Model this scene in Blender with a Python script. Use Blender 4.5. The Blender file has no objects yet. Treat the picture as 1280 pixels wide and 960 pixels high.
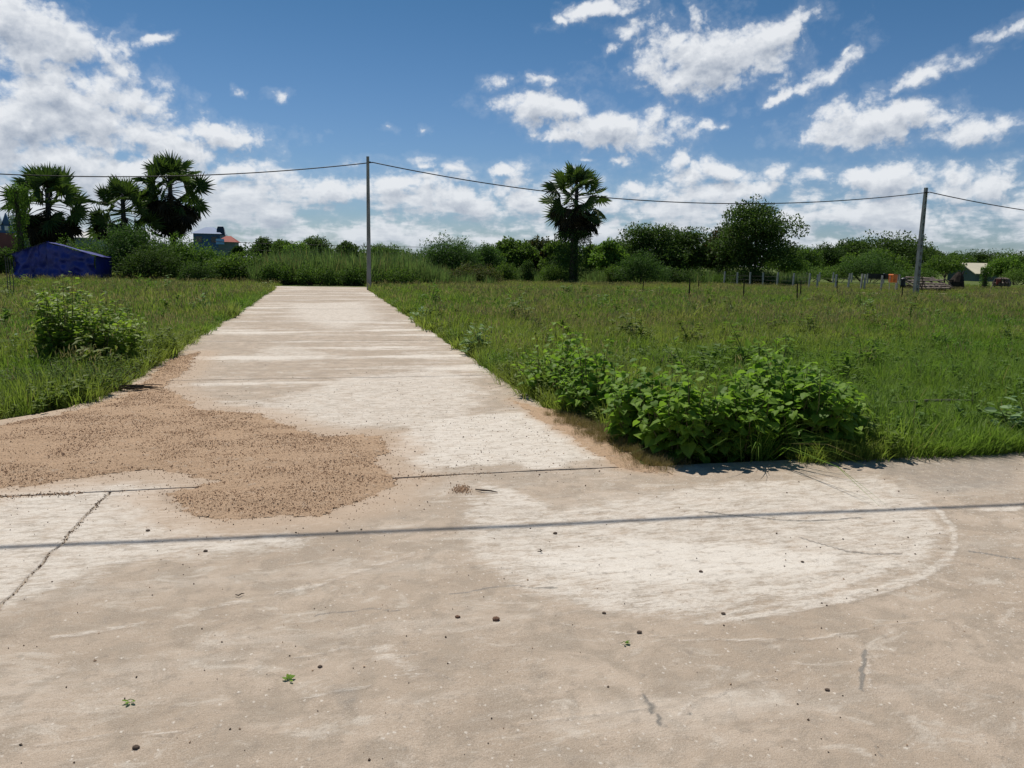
import bpy, math, random
import numpy as np
from mathutils import Vector, Matrix

random.seed(7)
rng = np.random.default_rng(11)
rad = math.radians
S = bpy.context.scene
COL = S.collection

# ------------------------------------------------------------------ camera
YAW, PITCH, ROLL, EYE, FPX = 13.9, -9.0, 1.1, 1.6, 961.0
def _basis():
    y, p, t = rad(YAW), rad(PITCH), rad(ROLL)
    f = Vector((math.sin(y)*math.cos(p), math.cos(y)*math.cos(p), math.sin(p)))
    r = Vector((math.cos(y), -math.sin(y), 0)); u = r.cross(f)
    return r*math.cos(t)+u*math.sin(t), -r*math.sin(t)+u*math.cos(t), f
CR, CU, CF = _basis()
cam_data = bpy.data.cameras.new('camera')
cam = bpy.data.objects.new('camera', cam_data); COL.objects.link(cam)
m = Matrix((CR, CU, -CF)).transposed().to_4x4(); m.translation = (0, 0, EYE)
cam.matrix_world = m
cam_data.sensor_width = 36; cam_data.lens = FPX/1280*36
cam_data.clip_start = .05; cam_data.clip_end = 6000
S.camera = cam

def ray(px, py):
    return CF + CR*((px-640)/FPX) - CU*((py-480)/FPX)
def at(px, py, Y):            # point on the ray at depth Y (world y)
    d = ray(px, py); k = Y/d.y
    return Vector((d.x*k, Y, EYE+d.z*k))
def ground(px, py, z=0.0):
    d = ray(px, py); k = (z-EYE)/d.z
    return Vector((d.x*k, d.y*k, z))

# ------------------------------------------------------------------ light
SUN_EL, SUN_AZ = 62.0, -12.0          # azimuth from +Y towards +X
sd = Vector((math.sin(rad(SUN_AZ))*math.cos(rad(SUN_EL)), math.cos(rad(SUN_AZ))*math.cos(rad(SUN_EL)), math.sin(rad(SUN_EL))))
sl = bpy.data.lights.new('sun', 'SUN'); sl.energy = 4.7; sl.angle = rad(.5); sl.color = (1, .945, .86)
so = bpy.data.objects.new('sun', sl); COL.objects.link(so)
so.rotation_euler = sd.to_track_quat('Z', 'Y').to_euler(); so.location = (0, 0, 30)

S.view_settings.view_transform = 'Standard'; S.view_settings.look = 'None'
S.view_settings.exposure = 0.0; S.view_settings.gamma = 1; S.view_settings.use_curve_mapping = False
S.cycles.max_bounces = 6; S.cycles.diffuse_bounces = 3; S.cycles.transmission_bounces = 4
S.cycles.transparent_max_bounces = 6; S.cycles.use_denoising = True
S.cycles.caustics_reflective = False; S.cycles.caustics_refractive = False

class NT:
    """small helper to write node trees"""
    def __init__(s, tree): s.t = tree; s.n = tree.nodes; s.l = tree.links
    def new(s, typ, **kw):
        n = s.n.new(typ)
        for k, v in kw.items(): setattr(n, k, v)
        return n
    def put(s, sock, v):
        if v is None: return
        if isinstance(v, bpy.types.NodeSocket): s.l.new(v, sock)
        else: sock.default_value = v
    def math(s, op, a, b=None, c=None, clamp=False):
        n = s.new('ShaderNodeMath', operation=op, use_clamp=clamp)
        for i, v in enumerate((a, b, c)): s.put(n.inputs[i], v)
        return n.outputs[0]
    def vmath(s, op, a, b=None, scale=None):
        n = s.new('ShaderNodeVectorMath', operation=op)
        s.put(n.inputs[0], a)
        if b is not None: s.put(n.inputs[1], b)
        if scale is not None: s.put(n.inputs['Scale'], scale)
        return n.outputs['Value'] if op in ('LENGTH', 'DOT_PRODUCT') else n.outputs[0]
    def maprange(s, v, a, b, c=0., d=1., smooth=True):
        n = s.new('ShaderNodeMapRange', interpolation_type='SMOOTHSTEP' if smooth else 'LINEAR')
        for i, x in zip((0, 1, 2, 3, 4), (v, a, b, c, d)): s.put(n.inputs[i], x)
        return n.outputs[0]
    def noise(s, vec, scale, detail=4, rough=.5, dist=0.):
        n = s.new('ShaderNodeTexNoise')
        s.put(n.inputs['Vector'], vec); s.put(n.inputs['Scale'], scale); n.inputs['Detail'].default_value = detail
        n.inputs['Roughness'].default_value = rough; n.inputs['Distortion'].default_value = dist
        return n.outputs[0]
    def mix(s, f, a, b, blend='MIX'):
        n = s.new('ShaderNodeMix', data_type='RGBA', blend_type=blend)
        s.put(n.inputs[0], f)
        for sock, v in ((n.inputs[6], a), (n.inputs[7], b)):
            if isinstance(v, (tuple, list)) and len(v) == 3: v = (*v, 1)
            s.put(sock, v)
        return n.outputs[2]
    def comb(s, x, y, z):
        n = s.new('ShaderNodeCombineXYZ')
        for i, v in enumerate((x, y, z)): s.put(n.inputs[i], v)
        return n.outputs[0]
    def attr(s, name, typ='GEOMETRY'):
        n = s.new('ShaderNodeAttribute', attribute_name=name, attribute_type=typ)
        return n

# ------------------------------------------------------------------ sky with fair-weather clouds (world space directions)
def px_dir(px, py):
    d = ray(px, py).normalized()
    return math.atan2(d.x, d.y), math.asin(d.z)
# centre, half sizes in photograph pixels (turned into angles), tilt in degrees, weight
CLOUDS = [
 (20,35,60,46,0,1),(85,62,62,26,-12,1),(35,70,50,30,0,1),(150,118,80,30,14,.95),(60,115,90,26,0,.9),(110,150,120,36,5,1),(20,160,90,50,0,1),(175,165,70,22,14,.9),
 (285,172,62,17,-4,1),(215,188,80,18,0,.9),(60,200,110,26,0,1),(190,212,120,20,0,.95),(60,92,30,7,-10,.6),(300,212,60,16,10,.7),
 (192,53,26,9,-22,.75),(348,118,22,12,0,.42),(302,115,14,8,0,.3),(485,160,16,9,0,.36),(528,159,22,11,-15,.45),(480,182,24,9,0,.25),
 (745,12,62,13,-14,.85),(703,22,18,9,0,.75),(890,68,100,40,0,1),(965,45,62,22,-22,.85),(850,52,45,22,-25,.75),(880,95,70,22,0,.9),(765,60,17,9,-10,.6),
 (1025,95,62,15,-30,.62),(975,122,42,10,-22,.6),(1050,70,30,8,-35,.4),(1160,93,58,15,-20,.9),(1252,38,42,14,-20,.62),
 (625,102,23,10,-5,.75),(680,97,34,11,0,.65),(690,138,64,21,0,1),(765,160,82,24,0,1),(705,172,46,11,0,.85),(880,155,24,10,0,.65),(906,158,15,9,0,.4),
 (1075,158,74,27,-5,1),(1130,145,50,20,0,.9),(1222,165,56,16,-5,.95),(1040,178,62,11,0,.9),(1175,150,40,14,0,.6),
 (845,200,27,13,-32,.85),(898,212,44,14,0,.95),(1125,222,50,18,-6,1),(1245,232,55,22,0,1),(770,200,28,9,0,.6),(530,210,36,8,-5,.6),(627,212,26,8,-5,.6),
 (735,200,22,7,0,.4),(1200,240,70,16,0,.8),(930,240,40,14,0,.85),(500,228,80,14,0,.6),(420,240,80,18,-8,.9),(340,250,70,16,0,.6),(560,245,70,18,0,.9),(650,240,60,14,0,.8),(820,240,60,18,0,.8),
]
def build_world():
    w = bpy.data.worlds.new('World'); S.world = w; w.use_nodes = True
    w.cycles.sampling_method = 'MANUAL'; w.cycles.sample_map_resolution = 512
    T = NT(w.node_tree); w.node_tree.nodes.clear()
    g = bpy.data.node_groups.new('cloud_field', 'ShaderNodeTree')
    g.interface.new_socket('P', in_out='INPUT', socket_type='NodeSocketVector')
    g.interface.new_socket('D', in_out='OUTPUT', socket_type='NodeSocketFloat')
    Q = NT(g); gi = Q.new('NodeGroupInput'); go = Q.new('NodeGroupOutput'); P = gi.outputs[0]
    # ragged edges: warp the angles with noise
    nz = Q.new('ShaderNodeTexNoise'); Q.put(nz.inputs['Vector'], P); nz.inputs['Scale'].default_value = 22; nz.inputs['Detail'].default_value = 5
    nz.inputs['Roughness'].default_value = .6
    wv = Q.vmath('SUBTRACT', nz.outputs['Color'], (.5, .5, .5)); wv = Q.vmath('MULTIPLY', wv, (.05, .03, 0))
    PW = Q.vmath('ADD', P, wv)
    cur = None
    for (cx, cy, rx, ry, rot, wt) in CLOUDS:
        az, el = px_dir(cx, cy)
        dd = ray(cx, cy); k = 1/(dd.length*FPX)       # radians per pixel there
        mp = Q.new('ShaderNodeMapping', vector_type='TEXTURE')
        Q.put(mp.inputs['Vector'], PW)
        mp.inputs['Location'].default_value = (az, el, 0); mp.inputs['Rotation'].default_value = (0, 0, rad(-rot-ROLL))
        mp.inputs['Scale'].default_value = (rx*k*1.2, ry*k*1.22, 1)
        d = Q.math('MULTIPLY_ADD', Q.vmath('LENGTH', mp.outputs[0]), -1.0, wt)
        cur = d if cur is None else Q.math('SMOOTH_MAX', cur, d, .12)
    mpn = Q.new('ShaderNodeMapping'); Q.put(mpn.inputs['Vector'], P); mpn.inputs['Rotation'].default_value = (0, 0, rad(-24)); mpn.inputs['Scale'].default_value = (.88, 1.2, 1)
    fb = Q.noise(mpn.outputs[0], 19, 10, .62); fb2 = Q.noise(mpn.outputs[0], 60, 6, .62)
    vb = Q.new('ShaderNodeTexVoronoi', feature='F1'); Q.put(vb.inputs['Vector'], PW); vb.inputs['Scale'].default_value = 26; vb.inputs['Detail'].default_value = 3; vb.inputs['Roughness'].default_value = .6
    bil = Q.math('SUBTRACT', .95, vb.outputs['Distance'])
    fb = Q.math('MULTIPLY_ADD', fb2, .30, Q.math('MULTIPLY', fb, .55)); fb = Q.math('MULTIPLY_ADD', bil, .22, fb)
    blob = Q.math('MULTIPLY_ADD', Q.math('SUBTRACT', fb, .375), 2.9, Q.math('MAXIMUM', cur, -1.3))
    # low bank: perspective stretched field of small cumulus
    sp = Q.new('ShaderNodeSeparateXYZ'); Q.put(sp.inputs[0], P)
    az, el = sp.outputs[0], sp.outputs[1]
    lg = Q.math('LOGARITHM', Q.math('ADD', Q.math('MAXIMUM', el, 0.0), .05), math.e)
    pv = Q.comb(Q.math('MULTIPLY', az, 13.), Q.math('MULTIPLY', lg, 4.2), 3.1)
    lb = Q.noise(pv, .9, 10, .60, .0)
    lift = Q.maprange(el, .08, .19, .80, -1.3)
    lb = Q.math('MULTIPLY_ADD', Q.math('SUBTRACT', bil, .45), .16, lb)
    low = Q.math('MULTIPLY_ADD', Q.math('SUBTRACT', lb, .5), 3.4, lift)
    out = Q.math('SMOOTH_MAX', blob, low, .1)
    Q.l.new(out, go.inputs[0])

    tc = T.new('ShaderNodeTexCoord'); sep = T.new('ShaderNodeSeparateXYZ'); T.l.new(tc.outputs['Generated'], sep.inputs[0])
    az = T.math('ARCTAN2', sep.outputs[0], sep.outputs[1]); el = T.math('ARCSINE', sep.outputs[2])
    P0 = T.comb(az, el, 0.)
    def field(v):
        n = T.new('ShaderNodeGroup', node_tree=g); T.l.new(v, n.inputs[0]); return n.outputs[0]
    D0 = field(P0); D1 = field(T.vmath('ADD', P0, (-.003, .014, 0.)))
    alpha = T.math('MAXIMUM', T.maprange(D0, -.10, .62), T.math('MULTIPLY', T.maprange(D0, -.45, .25), .14))
    lit = T.math('MULTIPLY_ADD', T.math('SUBTRACT', D0, D1), .62, .62)
    core = T.maprange(D0, .3, 1.2, 0., .30)
    lit = T.math('SUBTRACT', lit, core, clamp=True)
    ccol = T.mix(T.maprange(lit, .1, .8, 0, 1, False), (.34, .40, .50), (.86, .885, .92))
    # clouds lose contrast near the horizon
    hz = T.maprange(el, 0., .12, .40, 0.)
    ccol = T.mix(hz, ccol, (.55, .62, .70))
    sky = T.new('ShaderNodeTexSky', sky_type='NISHITA', sun_disc=False, sun_elevation=rad(SUN_EL), sun_rotation=rad(SUN_AZ))
    sky.altitude = 0; sky.air_density = 1.0; sky.dust_density = .5; sky.ozone_density = 3.0
    deep = T.mix(1.0, sky.outputs[0], T.mix(T.maprange(el, .02, .42), (.62, .78, 1.0), (.29, .57, .72)), 'MULTIPLY')
    bg = T.new('ShaderNodeBackground'); T.put(bg.inputs[0], deep); bg.inputs[1].default_value = .078
    bc = T.new('ShaderNodeBackground'); T.put(bc.inputs[0], ccol); bc.inputs[1].default_value = .95
    ms = T.new('ShaderNodeMixShader'); T.l.new(T.math('MULTIPLY', alpha, .97), ms.inputs[0]); T.l.new(bg.outputs[0], ms.inputs[1]); T.l.new(bc.outputs[0], ms.inputs[2])
    wo = T.new('ShaderNodeOutputWorld'); T.l.new(ms.outputs[0], wo.inputs[0])
build_world()

# ------------------------------------------------------------------ helpers
def tag(o, label=None, cat=None, group=None, kind=None):
    if label: o['label'] = label
    if cat: o['category'] = cat
    if group: o['group'] = group
    if kind: o['kind'] = kind
    return o
def empty(name, loc, rz=0.):
    o = bpy.data.objects.new(name, None); COL.objects.link(o)
    o.location = loc; o.rotation_euler.z = rz; o.empty_display_size = .2
    return o
def copy_thing(root, loc, rz=0., sc=1.0, label=None):
    r = root.copy(); COL.objects.link(r); r.location = loc; r.rotation_euler.z = rz
    r.scale = (sc, sc, sc) if not isinstance(sc, tuple) else sc
    if label: r['label'] = label
    for ch in root.children:
        c = ch.copy(); COL.objects.link(c); c.parent = r
    return r

class MB:
    """collects vertices and faces, builds one mesh"""
    def __init__(s): s.v = []; s.f = []; s.m = []; s.n = 0
    def add(s, v, faces, mat=0):
        v = np.asarray(v, dtype=np.float32).reshape(-1, 3); s.v.append(v)
        faces = np.asarray(faces, dtype=np.int64)
        s.f.append(faces + s.n); s.m.append(np.full(len(faces), mat)); s.n += len(v)
    def box(s, c, size, rz=0., mat=0, tilt=None, top=1.0):
        x, y, z = (q/2 for q in size)
        v = [(-x,-y,-z),(x,-y,-z),(x,y,-z),(-x,y,-z),(-x*top,-y*top,z),(x*top,-y*top,z),(x*top,y*top,z),(-x*top,y*top,z)]
        M = Matrix.Rotation(rz, 3, 'Z')
        if tilt: M = M @ Matrix.Rotation(tilt[0], 3, 'X') @ Matrix.Rotation(tilt[1], 3, 'Y')
        v = [M @ Vector(q) + Vector(c) for q in v]
        s.add(v, [(0,3,2,1),(4,5,6,7),(0,1,5,4),(1,2,6,5),(2,3,7,6),(3,0,4,7)], mat)
    def tube(s, pts, radii, n=7, mat=0, cap=True):
        pts = [Vector(p) for p in pts]
        if not hasattr(radii, '__len__'): radii = [radii]*len(pts)
        V = []; 
        for i, p in enumerate(pts):
            d = (pts[min(i+1, len(pts)-1)] - pts[max(i-1, 0)]).normalized()
            a = d.cross(Vector((0, 0, 1)) if abs(d.z) < .9 else Vector((1, 0, 0))).normalized(); b = d.cross(a)
            for k in range(n):
                t = 2*math.pi*k/n; V.append(p + (a*math.cos(t) + b*math.sin(t))*radii[i])
        F = []
        for i in range(len(pts)-1):
            for k in range(n):
                F.append((i*n+k, i*n+(k+1) % n, (i+1)*n+(k+1) % n, (i+1)*n+k))
        if cap:
            c0 = len(V); V.append(pts[0]); V.append(pts[-1]); e = (len(pts)-1)*n
            for k in range(n):
                F.append((c0, (k+1) % n, k, k)); F.append((c0+1, e+k, e+(k+1) % n, e+(k+1) % n))
        s.add(V, F, mat)
    def stamp(s, tv, tf, pos, fr, sc, mat=0):
        """copies of a template; tf rows are 3 or 4 indices. fr (N,3,3) columns are the axes"""
        tv = np.asarray(tv, float); pos = np.asarray(pos, float); N = len(pos)
        if N == 0: return
        sc = np.asarray(sc, float)
        if sc.ndim == 0: sc = np.full(N, float(sc))
        if sc.ndim == 1: sc = np.repeat(sc[:, None], 3, 1)
        loc = tv[None] * sc[:, None, :]
        V = np.einsum('nij,nkj->nki', fr, loc) + pos[:, None, :]
        k = len(tv); tf = np.asarray(tf)
        F = (tf[None] + (np.arange(N)*k)[:, None, None]).reshape(-1, tf.shape[1])
        s.add(V.reshape(-1, 3), F, mat)
    def build(s, name, mats, parent=None, smooth=False, loc=None):
        me = bpy.data.meshes.new(name)
        V = np.concatenate(s.v); 
        idx = []; starts = []; c = 0
        for f in s.f:
            if f.shape[1] == 3:
                idx.append(f.reshape(-1)); starts.append(c + np.arange(len(f))*3); c += len(f)*3
            else:
                deg = f[:, 2] == f[:, 3]
                if deg.any():
                    ln = np.where(deg, 3, 4); st = np.concatenate([[0], np.cumsum(ln)[:-1]])
                    flat = f.reshape(-1); keep = np.ones(len(flat), bool); keep[np.nonzero(deg)[0]*4+3] = False
                    idx.append(flat[keep]); starts.append(c + st); c += int(ln.sum())
                else:
                    idx.append(f.reshape(-1)); starts.append(c + np.arange(len(f))*4); c += len(f)*4
        idx = np.concatenate(idx); starts = np.concatenate(starts); mi = np.concatenate(s.m)
        me.vertices.add(len(V)); me.vertices.foreach_set('co', V.reshape(-1).astype(np.float32))
        me.loops.add(len(idx)); me.loops.foreach_set('vertex_index', idx.astype(np.int32))
        me.polygons.add(len(starts)); me.polygons.foreach_set('loop_start', starts.astype(np.int32))
        me.polygons.foreach_set('material_index', mi.astype(np.int32))
        me.polygons.foreach_set('use_smooth', np.full(len(starts), smooth))
        me.update(calc_edges=True); me.validate()
        if not isinstance(mats, (list, tuple)): mats = [mats]
        for q in mats: me.materials.append(q)
        o = bpy.data.objects.new(name, me); 
        COL.objects.link(o)
        if parent is not None: o.parent = parent
        if loc is not None: o.location = loc
        return o

def unit(v): return v/np.maximum(np.linalg.norm(v, axis=-1, keepdims=True), 1e-9)
def rdir(n): return unit(rng.normal(size=(n, 3)))
def frames(ydir, nrm):
    y = unit(ydir); x = unit(np.cross(y, nrm)); z = np.cross(x, y)
    return np.stack([x, y, z], axis=-1)

LEAF = ([(0,0,0),(.28,.42,.07),(0,1,-.06),(-.28,.42,.07)], [(0,1,2),(0,2,3)])
HEART = ([(0,0,0),(.30,-.08,.05),(.50,.22,.09),(.36,.60,.05),(0,1.02,-.16),(-.36,.60,.05),(-.50,.22,.09),(-.30,-.08,.05),(0,.30,0),(0,.62,-.04)],
         [(0,1,2,8),(8,2,3,9),(9,3,4,4),(0,8,6,7),(8,9,5,6),(9,4,5,5)])
OVAL = ([(0,0,0),(.22,.22,.05),(.27,.55,.06),(.15,.85,.02),(0,1,-.05),(-.15,.85,.02),(-.27,.55,.06),(-.22,.22,.05),(0,.4,0),(0,.75,-.02)],
        [(0,1,2,8),(8,2,3,9),(9,3,4,4),(0,8,6,7),(8,9,5,6),(9,4,5,5)])
SPRAY = ([(0,0,0),(.05,.3,0),(0,.34,0),(.35,.45,.06),(.05,.6,0),(.30,.78,.05),(0,1,-.05),(-.3,.78,.05),(-.05,.6,0),(-.35,.45,.06)],
         [(0,1,2),(1,3,4),(1,4,2),(4,5,6),(2,4,6),(2,6,8),(8,6,7),(2,8,9)])

# ------------------------------------------------------------------ materials
def mat_base(name):
    m_ = bpy.data.materials.new(name); m_.use_nodes = True; m_.node_tree.nodes.clear()
    return m_, NT(m_.node_tree)
def finish(T, shader, disp=None):
    o = T.new('ShaderNodeOutputMaterial'); T.l.new(shader, o.inputs[0])
def bsdf(T, col, rough=.8, spec=.3, bump=None, metal=0.):
    b = T.new('ShaderNodeBsdfPrincipled')
    if isinstance(col, tuple) and len(col) == 3: col = (*col, 1)
    T.put(b.inputs['Base Color'], col); T.put(b.inputs['Roughness'], rough); b.inputs['Specular IOR Level'].default_value = spec
    b.inputs['Metallic'].default_value = metal
    if bump is not None: T.l.new(bump, b.inputs['Normal'])
    return b.outputs[0]
def bumpn(T, h, strength=.3, dist=.02):
    n = T.new('ShaderNodeBump'); n.inputs['Strength'].default_value = strength; n.inputs['Distance'].default_value = dist
    T.l.new(h, n.inputs['Height']); return n.outputs[0]
def mat_plain(name, c1, c2=None, scale=3., rough=.8, spec=.3, bump=.2, bscale=30., metal=0., stretch=(1,1,1)):
    m_, T = mat_base(name); tc = T.new('ShaderNodeTexCoord'); v = T.vmath('MULTIPLY', tc.outputs['Object'], stretch)
    c2 = c2 or tuple(x*.6 for x in c1)
    f = T.maprange(T.noise(v, scale, 6, .6), .3, .7)
    col = T.mix(f, c2, c1)
    finish(T, bsdf(T, col, rough, spec, bumpn(T, T.noise(v, bscale, 5, .6), bump, .02), metal)); return m_
def mat_leaf(name, dark, light, trans=.35, rough=.6, dead=None, deadf=.0, spec=.14, tint=False):
    m_, T = mat_base(name)
    geo = T.new('ShaderNodeNewGeometry'); r = geo.outputs['Random Per Island']
    col = T.mix(r, dark, light)
    if tint:
        a = T.attr('tint', 'INSTANCER'); col = T.mix(a.outputs['Fac'], col, tint)
    oi = T.new('ShaderNodeObjectInfo')
    col = T.mix(T.math('MULTIPLY', oi.outputs['Random'], .22), col, (light[0]*1.25, light[1]*1.05, light[2]*.8))
    if dead: col = T.mix(T.math('LESS_THAN', T.math('FRACT', T.math('MULTIPLY', r, 37.7)), deadf), col, dead)
    b = bsdf(T, col, rough, spec)
    tr = T.new('ShaderNodeBsdfTranslucent'); T.put(tr.inputs[0], T.mix(.5, col, T.mix(1., col, (1.5, 1.7, .6), 'MULTIPLY')))
    ms = T.new('ShaderNodeMixShader'); ms.inputs[0].default_value = trans; T.l.new(b, ms.inputs[1]); T.l.new(tr.outputs[0], ms.inputs[2])
    finish(T, ms.outputs[0]); return m_

M = {}
M['bark'] = mat_plain('bark', (.13,.10,.075), (.05,.04,.03), 6, .9, .1, .6, 20, stretch=(1,1,.3))
M['palm_trunk'] = mat_plain('palm_bark', (.10,.09,.08), (.035,.03,.028), 8, .9, .1, .6, 14, stretch=(1,1,3))
M['stem'] = mat_plain('green_stem', (.14,.16,.06), (.08,.07,.035), 8, .7, .2, .2)
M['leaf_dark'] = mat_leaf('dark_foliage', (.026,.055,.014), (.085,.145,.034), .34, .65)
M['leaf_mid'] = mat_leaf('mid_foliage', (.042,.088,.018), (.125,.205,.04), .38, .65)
M['leaf_bright'] = mat_leaf('bright_foliage', (.065,.135,.022), (.17,.28,.05), .42, .6)
M['leaf_feather'] = mat_leaf('feathery_foliage', (.035,.08,.02), (.09,.165,.042), .36, .65)
M['leaf_dry'] = mat_leaf('twiggy_foliage', (.05,.07,.02), (.13,.16,.04), .3, dead=(.12,.07,.04), deadf=.15)
M['leaf_brownish'] = mat_leaf('browning_foliage', (.03,.045,.015), (.08,.11,.035), .25, dead=(.13,.07,.03), deadf=.18)
M['palm_leaf'] = mat_leaf('palm_leaf', (.03,.06,.016), (.10,.16,.038), .26, .55, spec=.25)
M['palm_dead'] = mat_leaf('dead_palm_leaf', (.018,.020,.012), (.05,.045,.028), .1)
M['vine'] = mat_leaf('vine_leaf', (.045,.10,.02), (.14,.24,.04), .40, .6)
M['bush_leaf'] = mat_leaf('weed_leaf', (.09,.18,.025), (.22,.35,.055), .45, .55, spec=.15)
M['bush_leaf2'] = mat_leaf('shrub_leaf', (.11,.19,.028), (.25,.35,.055), .46, .5, spec=.2)
M['crownflower'] = mat_leaf('pale_leaf', (.13,.22,.09), (.24,.34,.16), .28, .55)
M['concrete_post'] = mat_plain('weathered_concrete', (.38,.37,.35), (.22,.215,.20), 3, .9, .2, .3, 60, stretch=(1,1,.3))
M['fence_post'] = mat_plain('pale_concrete', (.42,.42,.40), (.26,.26,.24), 3, .9, .2, .3)
M['cable'] = mat_plain('cable_rubber', (.02,.02,.022), None, 3, .6, .3, .05)
M['tarp'] = mat_plain('blue_tarpaulin', (.024,.040,.33), (.014,.022,.19), 1.2, .38, .5, .9, 2.0)
M['tarp_top'] = mat_plain('sunlit_blue_tarpaulin', (.10,.105,.36), (.05,.055,.24), 1.6, .32, .6, .5, 3.0)  # roof sheet of the same tarp, sun highlight painted in as a lighter blue
M['wood'] = mat_plain('weathered_wood', (.24,.20,.17), (.09,.07,.055), 4, .9, .1, .5)
M['wood_dark'] = mat_plain('dark_wood', (.045,.035,.028), (.018,.015,.012), 4, .9, .1, .5)
M['orange'] = mat_plain('orange_plastic', (.80,.20,.03), (.65,.15,.02), 3, .45, .4, .05)
M['blackbag'] = mat_plain('black_plastic', (.012,.012,.013), (.02,.02,.02), 3, .4, .4, .4)
M['wall_grey'] = mat_plain('grey_green_wall', (.15,.21,.22), (.12,.17,.18), .4, .8)
M['roof_white'] = mat_plain('white_roof', (.62,.61,.58), (.5,.49,.46), .4, .6)
M['roof_cream'] = mat_plain('cream_roof', (.68,.62,.46), (.58,.53,.4), .4, .6)
M['roof_blue'] = mat_plain('blue_metal_roof', (.10,.17,.32), (.07,.12,.24), .5, .5)
M['roof_red'] = mat_plain('red_tiles', (.33,.075,.05), (.22,.05,.035), 2, .8)
M['wall_blue'] = mat_plain('blue_wall', (.06,.13,.26), (.045,.10,.2), .5, .7)
M['wall_red'] = mat_plain('red_wall', (.22,.08,.075), (.16,.06,.055), .5, .8)
M['white'] = mat_plain('white_paint', (.75,.76,.78), (.62,.63,.66), .5, .6)
M['window'] = mat_plain('dark_glass', (.02,.03,.04), (.03,.04,.05), 1, .15, .5, 0)
M['signblue'] = mat_plain('light_blue_board', (.25,.50,.85), (.2,.42,.75), 1, .6)
M['stone'] = mat_plain('pebble', (.16,.12,.09), (.07,.05,.04), 30, .85, .2, .4, 80)
M['twig'] = mat_plain('dry_twig', (.10,.08,.06), (.04,.03,.025), 20, .9, .1, .3)

# ------------------------------------------------------------------ ground
def value_noise(x, y, seed=0):
    xi = np.floor(x).astype(int); yi = np.floor(y).astype(int); fx = x-xi; fy = y-yi
    fx = fx*fx*(3-2*fx); fy = fy*fy*(3-2*fy)
    def h(a, b):
        n = (a*374761393 + b*668265263 + seed*974711) & 0x7fffffff
        n = ((n ^ (n >> 13))*1274126177) & 0x7fffffff
        return ((n ^ (n >> 16)) & 0xffff)/65535.
    return (h(xi, yi)*(1-fx)+h(xi+1, yi)*fx)*(1-fy)+(h(xi, yi+1)*(1-fx)+h(xi+1, yi+1)*fx)*fy
def fbm(x, y, oct_=4, seed=0):
    t = 0; a = .5; s = 0
    for i in range(oct_):
        t = t + a*value_noise(x*2**i, y*2**i, seed+i*17); s += a; a *= .55
    return t/s
def sdist(x, y, poly):
    """signed distance to a polygon, positive inside"""
    p = np.array(poly, float); n = len(p); d = np.full(x.shape, 1e9); ins = np.zeros(x.shape, bool)
    for i in range(n):
        a = p[i]; b = p[(i+1) % n]; e = b-a; wx = x-a[0]; wy = y-a[1]
        t = np.clip((wx*e[0]+wy*e[1])/max(e@e, 1e-9), 0, 1)
        d = np.minimum(d, np.hypot(wx-e[0]*t, wy-e[1]*t))
        c = ((a[1] > y) != (b[1] > y)) & (x < (b[0]-a[0])*(y-a[1])/((b[1]-a[1]) if abs(b[1]-a[1]) > 1e-9 else 1e-9)+a[0])
        ins ^= c
    return np.where(ins, d, -d)
def gp(*pts): return [tuple(ground(*p)[:2]) for p in pts]
def sstep(v, a, b):
    t = np.clip((v-a)/(b-a), 0, 1); return t*t*(3-2*t)

SAND = gp((-120,560),(0,532),(90,514),(150,496),(185,472),(215,448),(250,440),(232,462),(205,484),(250,512),(330,518),(372,536),(400,545),(472,545),(487,560),(468,580),(492,598),(474,622),(410,640),(330,648),(262,651),(225,634),(214,620),(272,602),(190,588),(110,596),(0,611),(-120,640))
SANDR = gp((638,498),(664,506),(715,520),(765,548),(800,575),(840,592),(772,586),(718,548),(672,522))
PALE = [ # (polygon, softness, strength)
 (gp((560,610),(690,632),(900,600),(1100,592),(1160,618),(1200,668),(1185,705),(1110,738),(1000,760),(880,782),(760,776),(640,748),(575,700)), .16, .60),
 (gp((600,735),(760,765),(880,776),(1010,752),(1110,732),(1180,700),(1196,668),(1168,628),(1120,605),(1130,640),(1120,680),(1040,712),(900,730),(740,735)), .12, .64),
 (gp((1000,742),(1110,728),(1180,695),(1194,665),(1168,630),(1205,668),(1190,708),(1110,740),(1010,760),(860,784),(840,779)), .05, .62),
 (gp((600,690),(760,660),(960,668),(1140,690),(1060,730),(900,748),(780,745),(640,725)), .25, .74),
 (gp((-100,625),(120,592),(250,596),(225,625),(300,655),(420,660),(400,690),(180,710),(60,760),(-120,800)), .22, .62),
 (gp((500,592),(800,580),(740,548),(660,512),(520,520),(470,560)), .14, .66),
 (gp((240,522),(420,470),(560,455),(640,490),(560,540),(400,540)), .35, .6),
 (gp((420,800),(500,800),(560,840),(520,860),(450,830)), .14, .55),
 (gp((590,600),(640,610),(700,632),(680,645),(600,632)), .08, .62),
 (gp((560,780),(660,790),(600,820)), .08, .4),
 (gp((1200,640),(1280,628),(1280,642)), .03, .6),
 (gp((340,380),(470,375),(500,400),(420,420),(350,400)), .8, .6),
 (gp((350,425),(430,440),(420,452),(250,458)), .4, .55),
 (gp((0,545),(120,534),(135,540),(0,556)), .04, .5),
]
DARK = [
 (gp((1060,578),(1280,568),(1280,610),(1180,625),(1120,600)), .15, .5),
 (gp((480,790),(520,800),(600,860),(570,865),(500,820)), .10, .42),
 (gp((390,850),(450,850),(450,890),(400,900)), .06, .5),
 (gp((180,612),(300,612),(280,640),(200,640)), .06, .6),
 (gp((340,640),(430,690),(340,690),(270,670)), .12, .3),
 (gp((580,655),(700,650),(690,675),(600,680)), .1, .35),
]
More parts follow.
